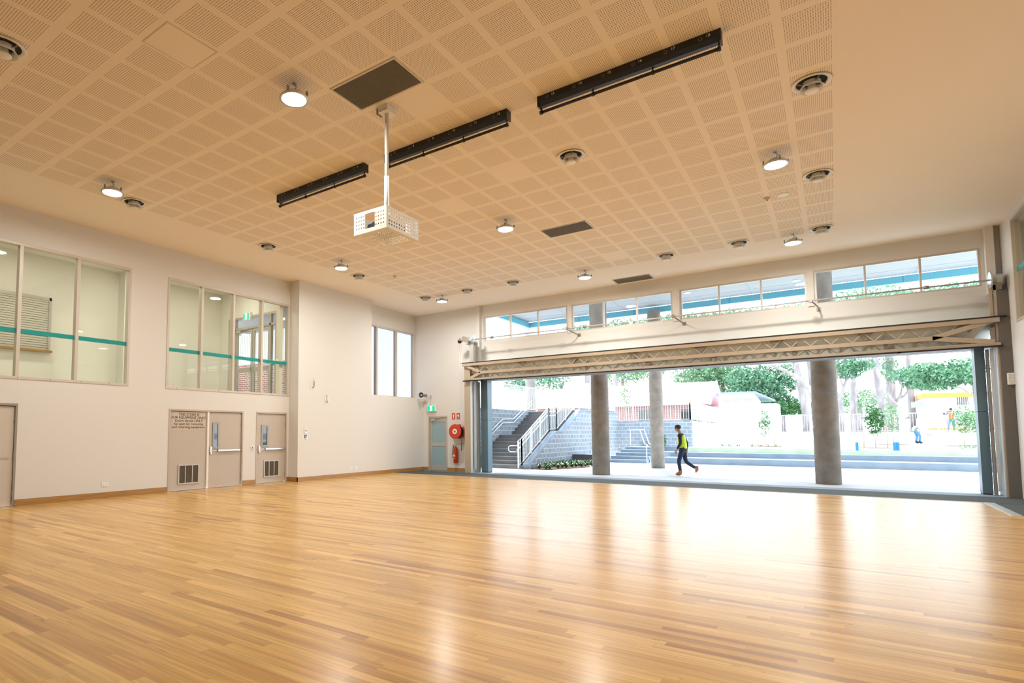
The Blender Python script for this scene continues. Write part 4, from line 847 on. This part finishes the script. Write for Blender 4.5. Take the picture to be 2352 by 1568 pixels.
tree('distant_tree','faint distant tree behind the stair top, left of the near column',[T(80,[(1290,930),(1290,880)],[.3,.2]),T(80,[(1349,880),(1349,850),(1347,830)],[.35,.35,.3])],[Cc(80,1260,868,3,2,800),Cc(80,1195,882,2.5,1.1,500)],'leaf2',s=.3)
tree('tall_tree_tops','treetops showing along the lower edge of the second high window',[T(75,[(1420,930),(1400,800)],[.4,.2])],[Cc(75,1330,765,3.5,1.2,500),Cc(75,1420,755,4,1.2,700),Cc(75,1520,745,3.5,1.2,600)],'leaf2',s=.3)
tree('tall_tree_tops','treetops showing along the lower edge of the third high window',[T(75,[(1650,930),(1650,800)],[.4,.2])],[Cc(75,1610,738,4,1.1,700),Cc(75,1700,728,4,1.1,700)],'leaf2',s=.3)
tree('tall_tree_tops','treetops showing along the lower edge of the rightmost high window',[T(75,[(1960,930),(1960,800)],[.4,.2])],[Cc(75,1940,700,4,1.2,700),Cc(75,2040,690,4,1.2,700),Cc(75,2150,684,4,1.2,800),Cc(75,2230,672,3,1.2,600)],'leaf2',s=.3)
# young staked trees
def sapling(px,pyb,Y,h,label,stakes=(-.45,.45),leaf='leaf',k=260,r=.42,zb=.72,ch=.62):
    c=at(px,pyb,Y=Y); t=thing('staked_sapling',label,'young tree',(c.x,c.y,zb)); MB().tube([(0,0,0),(.02,0,h*.5),(0,0,h*.85)],[.018,.014,.008],6).build('stem','wood',t)
    b=MB(); leaves(b,(0,0,h*.75),(r,r,h*(1-ch)),k,.085); leaves(b,(0,0,h*.42),(r*.6,r*.6,.16),k//8,.07); b.build('foliage',leaf,t)
    for s_ in stakes: MB().tube([(s_,0,0),(s_,0,h*.62)],.018,6).build('stake','wood',t)
    MB().lathe([(.75,0),(.7,.03),(0,.04)],18).build('mulch_ring','mulch',t); return t
sapling(2012,1033,33.2,1.75,'leafy green staked sapling right of the thick column',(-.42,.42),'leaf',520,.38)
sapling(2052,1005,42,2.2,'thin pale sapling behind the pair of blue posts',(),'leaf3',260,.5,.72)
sapling(1758,1027,34,1.65,'sparse pale staked sapling in front of the white lawn wall',(-.32,.42),'leaf3',150,.28,.72)
sapling(2215,1014,40,1.9,'left one of the pair of young trees near the right jamb',(),'leaf3',420,.5,.72)
sapling(2245,1014,41,1.8,'right one of the pair of young trees near the right jamb',(),'leaf3',380,.55,.72)
sapling(1436,960,36,2.2,'thin sapling in front of the fence below the red roof',(),'leaf3',200,.4,2.08)
c=at(1526,1010,Y=31.5); t=tree('shrub','small green shrub peeking out right of the far column',[([(c.x-.1,c.y,.7),(c.x-.1,c.y,.9)],[.03,.02])],[((c.x-.12,c.y,1.05),(.22,.2,.38),420)],'leaf',s=.06)
t=thing('ground_cover','low straggly plants along the lawn edge','plants',(0,0,0),kind='stuff'); b=MB()
for px in (1660,1678,1695,1727,1748,1765,1785,2232,2212,2250,1890): c=at(px,1027,Y=33.0); leaves(b,(c.x,c.y,.8),(.13,.1,.09),30,.05)
b.build('foliage','leaf3',t)
# ------------------------------------------------------------------ people
def skin_obj(name,chains,m,parent,root=0,sub=1):
    """chains: list of lists of (key or None, point, radius); shared keys join chains"""
    V=[];E_=[];K={};Rr=[]
    for ch in chains:
        prev=None
        for key,p,r in ch:
            if key and key in K: i=K[key]
            else:
                V.append(Vector(p)); Rr.append(r if isinstance(r,tuple) else (r,r)); i=len(V)-1
                if key: K[key]=i
            if prev is not None: E_.append((prev,i))
            prev=i
    me=bpy.data.meshes.new(name); me.from_pydata(V,E_,[]); me.materials.append(M[m]); o=bpy.data.objects.new(name,me); COL.objects.link(o); o.parent=parent
    k=o.modifiers.new('skin','SKIN'); k.use_smooth_shade=True
    for i,r in enumerate(Rr): me.skin_vertices[0].data[i].radius=r; me.skin_vertices[0].data[i].use_root=(i==root)
    q=o.modifiers.new('sub','SUBSURF'); q.levels=sub; q.render_levels=sub; return o
def person(label,loc,rz,P,shirt,trousers,boots,vest=None,hat=None,hair='hair'):
    """P holds joint points: pelvis waist chest neck head top, and for s in L,R: sh el wr ti(p) hip kn an toe"""
    t=thing('person',label,'person',loc,rz); g={k:Vector(v) for k,v in P.items()}
    ch=[[('pel',g['pelvis'],(.125,.1)),('wa',g['waist'],(.115,.09)),('ch',g['chest'],(.14,.1)),('nb',g['neck'],(.055,.055)),('hd',g['head'],(.078,.09)),('tp',g['top'],(.06,.07))]]
    fwd=(g['head']-g['neck']).cross(Vector((1,0,0))); fw=-fwd.normalized() if fwd.length>0 else Vector((0,1,0))
    if fw.y<0 and not P.get('_flip'): fw=-fw
    ch.append([('hd',g['head'],0),(None,g['head']+fw*.1-Vector((0,0,.0))*.0,(.018,.022))])
    for s in 'LR':
        e,w,tp=g['el'+s],g['wr'+s],g['ti'+s]; d=(tp-w).normalized(); sd=d.cross(Vector((0,1,0)) if abs(d.y)<.8 else Vector((0,0,1))).normalized(); lat=Vector((0,1,0)) if abs(d.y)<.8 else Vector((0,0,1)); lat=(lat-d*lat.dot(d)).normalized()
        ch.append([('ch',0,0),('sh'+s,g['sh'+s],.055),('el'+s,e,.042),('wr'+s,w,.027),('pm'+s,w+d*.07,(.03,.018))])
        for k,(o_,l_) in enumerate(((-.03,.075),(-.01,.088),(.01,.083),(.03,.065))):
            b0=w+d*.09+lat*o_; ch.append([('pm'+s,0,0),(None,b0,.0095),(None,b0+d*l_*.5+sd*.008,.0085),(None,b0+d*l_*.85+sd*.028,.0075)])
        ch.append([('pm'+s,0,0),(None,w+d*.055+lat*.042,.0105),(None,w+d*.095+lat*.06+sd*.015,.009)])
        ch.append([('pel',0,0),('hip'+s,g['hip'+s],.085),('kn'+s,g['kn'+s],.058),('an'+s,g['an'+s],.038),(None,g['toe'+s],.035)])
    skin_obj('body',ch,'skin',t)
    hd=g['head']; up=(g['top']-hd).normalized()
    eyes=MB()
    side=Vector((1,0,0))
    for s_ in (-.032,.032): eyes.ball(hd+fw*.085+side*s_+up*.015,.011,n=8)
    eyes.build('eyes','hair',t); ears=MB()
    for s_ in (-.085,.085): ears.ball(hd+side*s_,.02,(.4,.8,1.3),8)
    ears.build('ears','skin',t); MB().bar(hd+fw*.095-up*.045-side*.02,hd+fw*.095-up*.045+side*.02,.008,.006).build('mouth','red',t)
    MB().ball(hd+up*.04-fw*.02,.1,(.92,1.05,.85),12).build('hard_hat' if hat else 'hair',hat or hair,t)
    if hat: MB().lathe([(.13,0),(.1,.02)],16,hd+up*.05,'Z',cap=False).build('hat_brim',hat,t)
    c=[[(None,g['pelvis']-(g['waist']-g['pelvis'])*.9,(.16,.14)),('pel',g['pelvis']+Vector((0,0,.03)),(.15,.125)),('wa',g['waist'],(.13,.105)),('ch',g['chest'],(.155,.115)),('nb',g['neck']-(g['neck']-g['chest'])*.2,(.07,.065))]]
    for s in 'LR': c.append([('ch',0,0),('sh'+s,g['sh'+s],.068),('el'+s,g['el'+s],.053),(None,g['el'+s].lerp(g['wr'+s],.9),.04)])
    skin_obj('shirt',c,shirt,t)
    c=[[('wa',g['pelvis'].lerp(g['waist'],.95),(.14,.115)),('pel',g['pelvis'],(.14,.12))]]
    for s in 'LR': c.append([('pel',0,0),('hip'+s,g['hip'+s],.1),('kn'+s,g['kn'+s],.073),(None,g['kn'+s].lerp(g['an'+s],.92),.058)])
    skin_obj('trousers',c,trousers,t)
    for s in 'LR':
        a,q=g['an'+s],g['toe'+s]; d=(q-a); d.z=0 if abs(d.z)<.12 else d.z; back=a-d.normalized()*.05-Vector((0,0,.04))
        skin_obj('boot',[[(None,a+Vector((0,0,.12)),.066),('a',a-Vector((0,0,.025)),.066),(None,q+Vector((0,0,.012)),(.06,.05))],[('a',0,0),(None,back,.056)]],boots,t)
    if vest:
        skin_obj('safety_vest',[[(None,g['pelvis']-Vector((0,.0,.10)),(.19,.165)),(None,g['waist'],(.175,.148)),(None,g['chest'],(.19,.155)),(None,g['chest'].lerp(g['neck'],.6),(.14,.11))]],vest,t)
    return t
person('walking man in black shirt and yellow hi-vis vest crossing the paving, facing left',(-4.3,21.1,0),R(90),dict(pelvis=(0,-.06,.93),waist=(0,-.05,1.08),chest=(0,-.02,1.3),neck=(0,.04,1.5),head=(0,.10,1.615),top=(0,.10,1.70),
 shL=(-.17,-.0,1.41),elL=(-.21,-.03,1.12),wrL=(-.19,.10,.88),tiL=(-.18,.15,.75),shR=(.17,-.0,1.41),elR=(.21,-.14,1.14),wrR=(.2,-.16,.92),tiR=(.19,-.13,.8),
 hipL=(-.09,-.05,.87),knL=(-.09,.07,.49),anL=(-.09,.02,.09),toeL=(-.09,.19,.04),hipR=(.09,-.06,.87),knR=(.09,-.12,.47),anR=(.09,-.46,.24),toeR=(.09,-.42,.10)),'shirt','denim','boot','hivis')
c=at(2110,1018,Z=.73)
person('bending worker in white shirt and blue jeans beside the far white wall',(c.x,c.y,.72),R(-70),dict(pelvis=(0,-.15,.93),waist=(0,0,1.03),chest=(0,.25,1.13),neck=(0,.45,1.12),head=(0,.57,1.1),top=(0,.66,1.08),
 shL=(-.17,.35,1.08),elL=(-.2,.42,.8),wrL=(-.15,.55,.6),tiL=(-.13,.6,.48),shR=(.17,.35,1.08),elR=(.2,.42,.8),wrR=(.15,.55,.6),tiR=(.13,.6,.48),
 hipL=(-.1,-.15,.87),knL=(-.1,-.02,.47),anL=(-.1,-.08,.09),toeL=(-.1,.1,.04),hipR=(.1,-.15,.87),knR=(.1,.05,.47),anR=(.1,.0,.09),toeR=(.1,.18,.04)),'whiteshirt','bluejean','denim',None,'whiteshirt')
c=at(2158,993,D=45.2); 
person('standing worker in orange hi-vis vest with elbows out, behind the far fence',(c.x,55.1,1.42),R(180),dict(pelvis=(0,0,.95),waist=(0,.02,1.1),chest=(0,.06,1.34),neck=(0,.12,1.5),head=(0,.2,1.58),top=(0,.24,1.67),
 shL=(-.18,.07,1.43),elL=(-.42,.15,1.3),wrL=(-.2,.25,1.22),tiL=(-.12,.3,1.2),shR=(.18,.07,1.43),elR=(.42,.15,1.3),wrR=(.2,.25,1.22),tiR=(.12,.3,1.2),
 hipL=(-.1,0,.89),knL=(-.13,.03,.48),anL=(-.15,0,.09),toeL=(-.17,.17,.04),hipR=(.1,0,.89),knR=(.13,.03,.48),anR=(.15,0,.09),toeR=(.17,.17,.04)),'denim','bluejean','boot','orangevest')
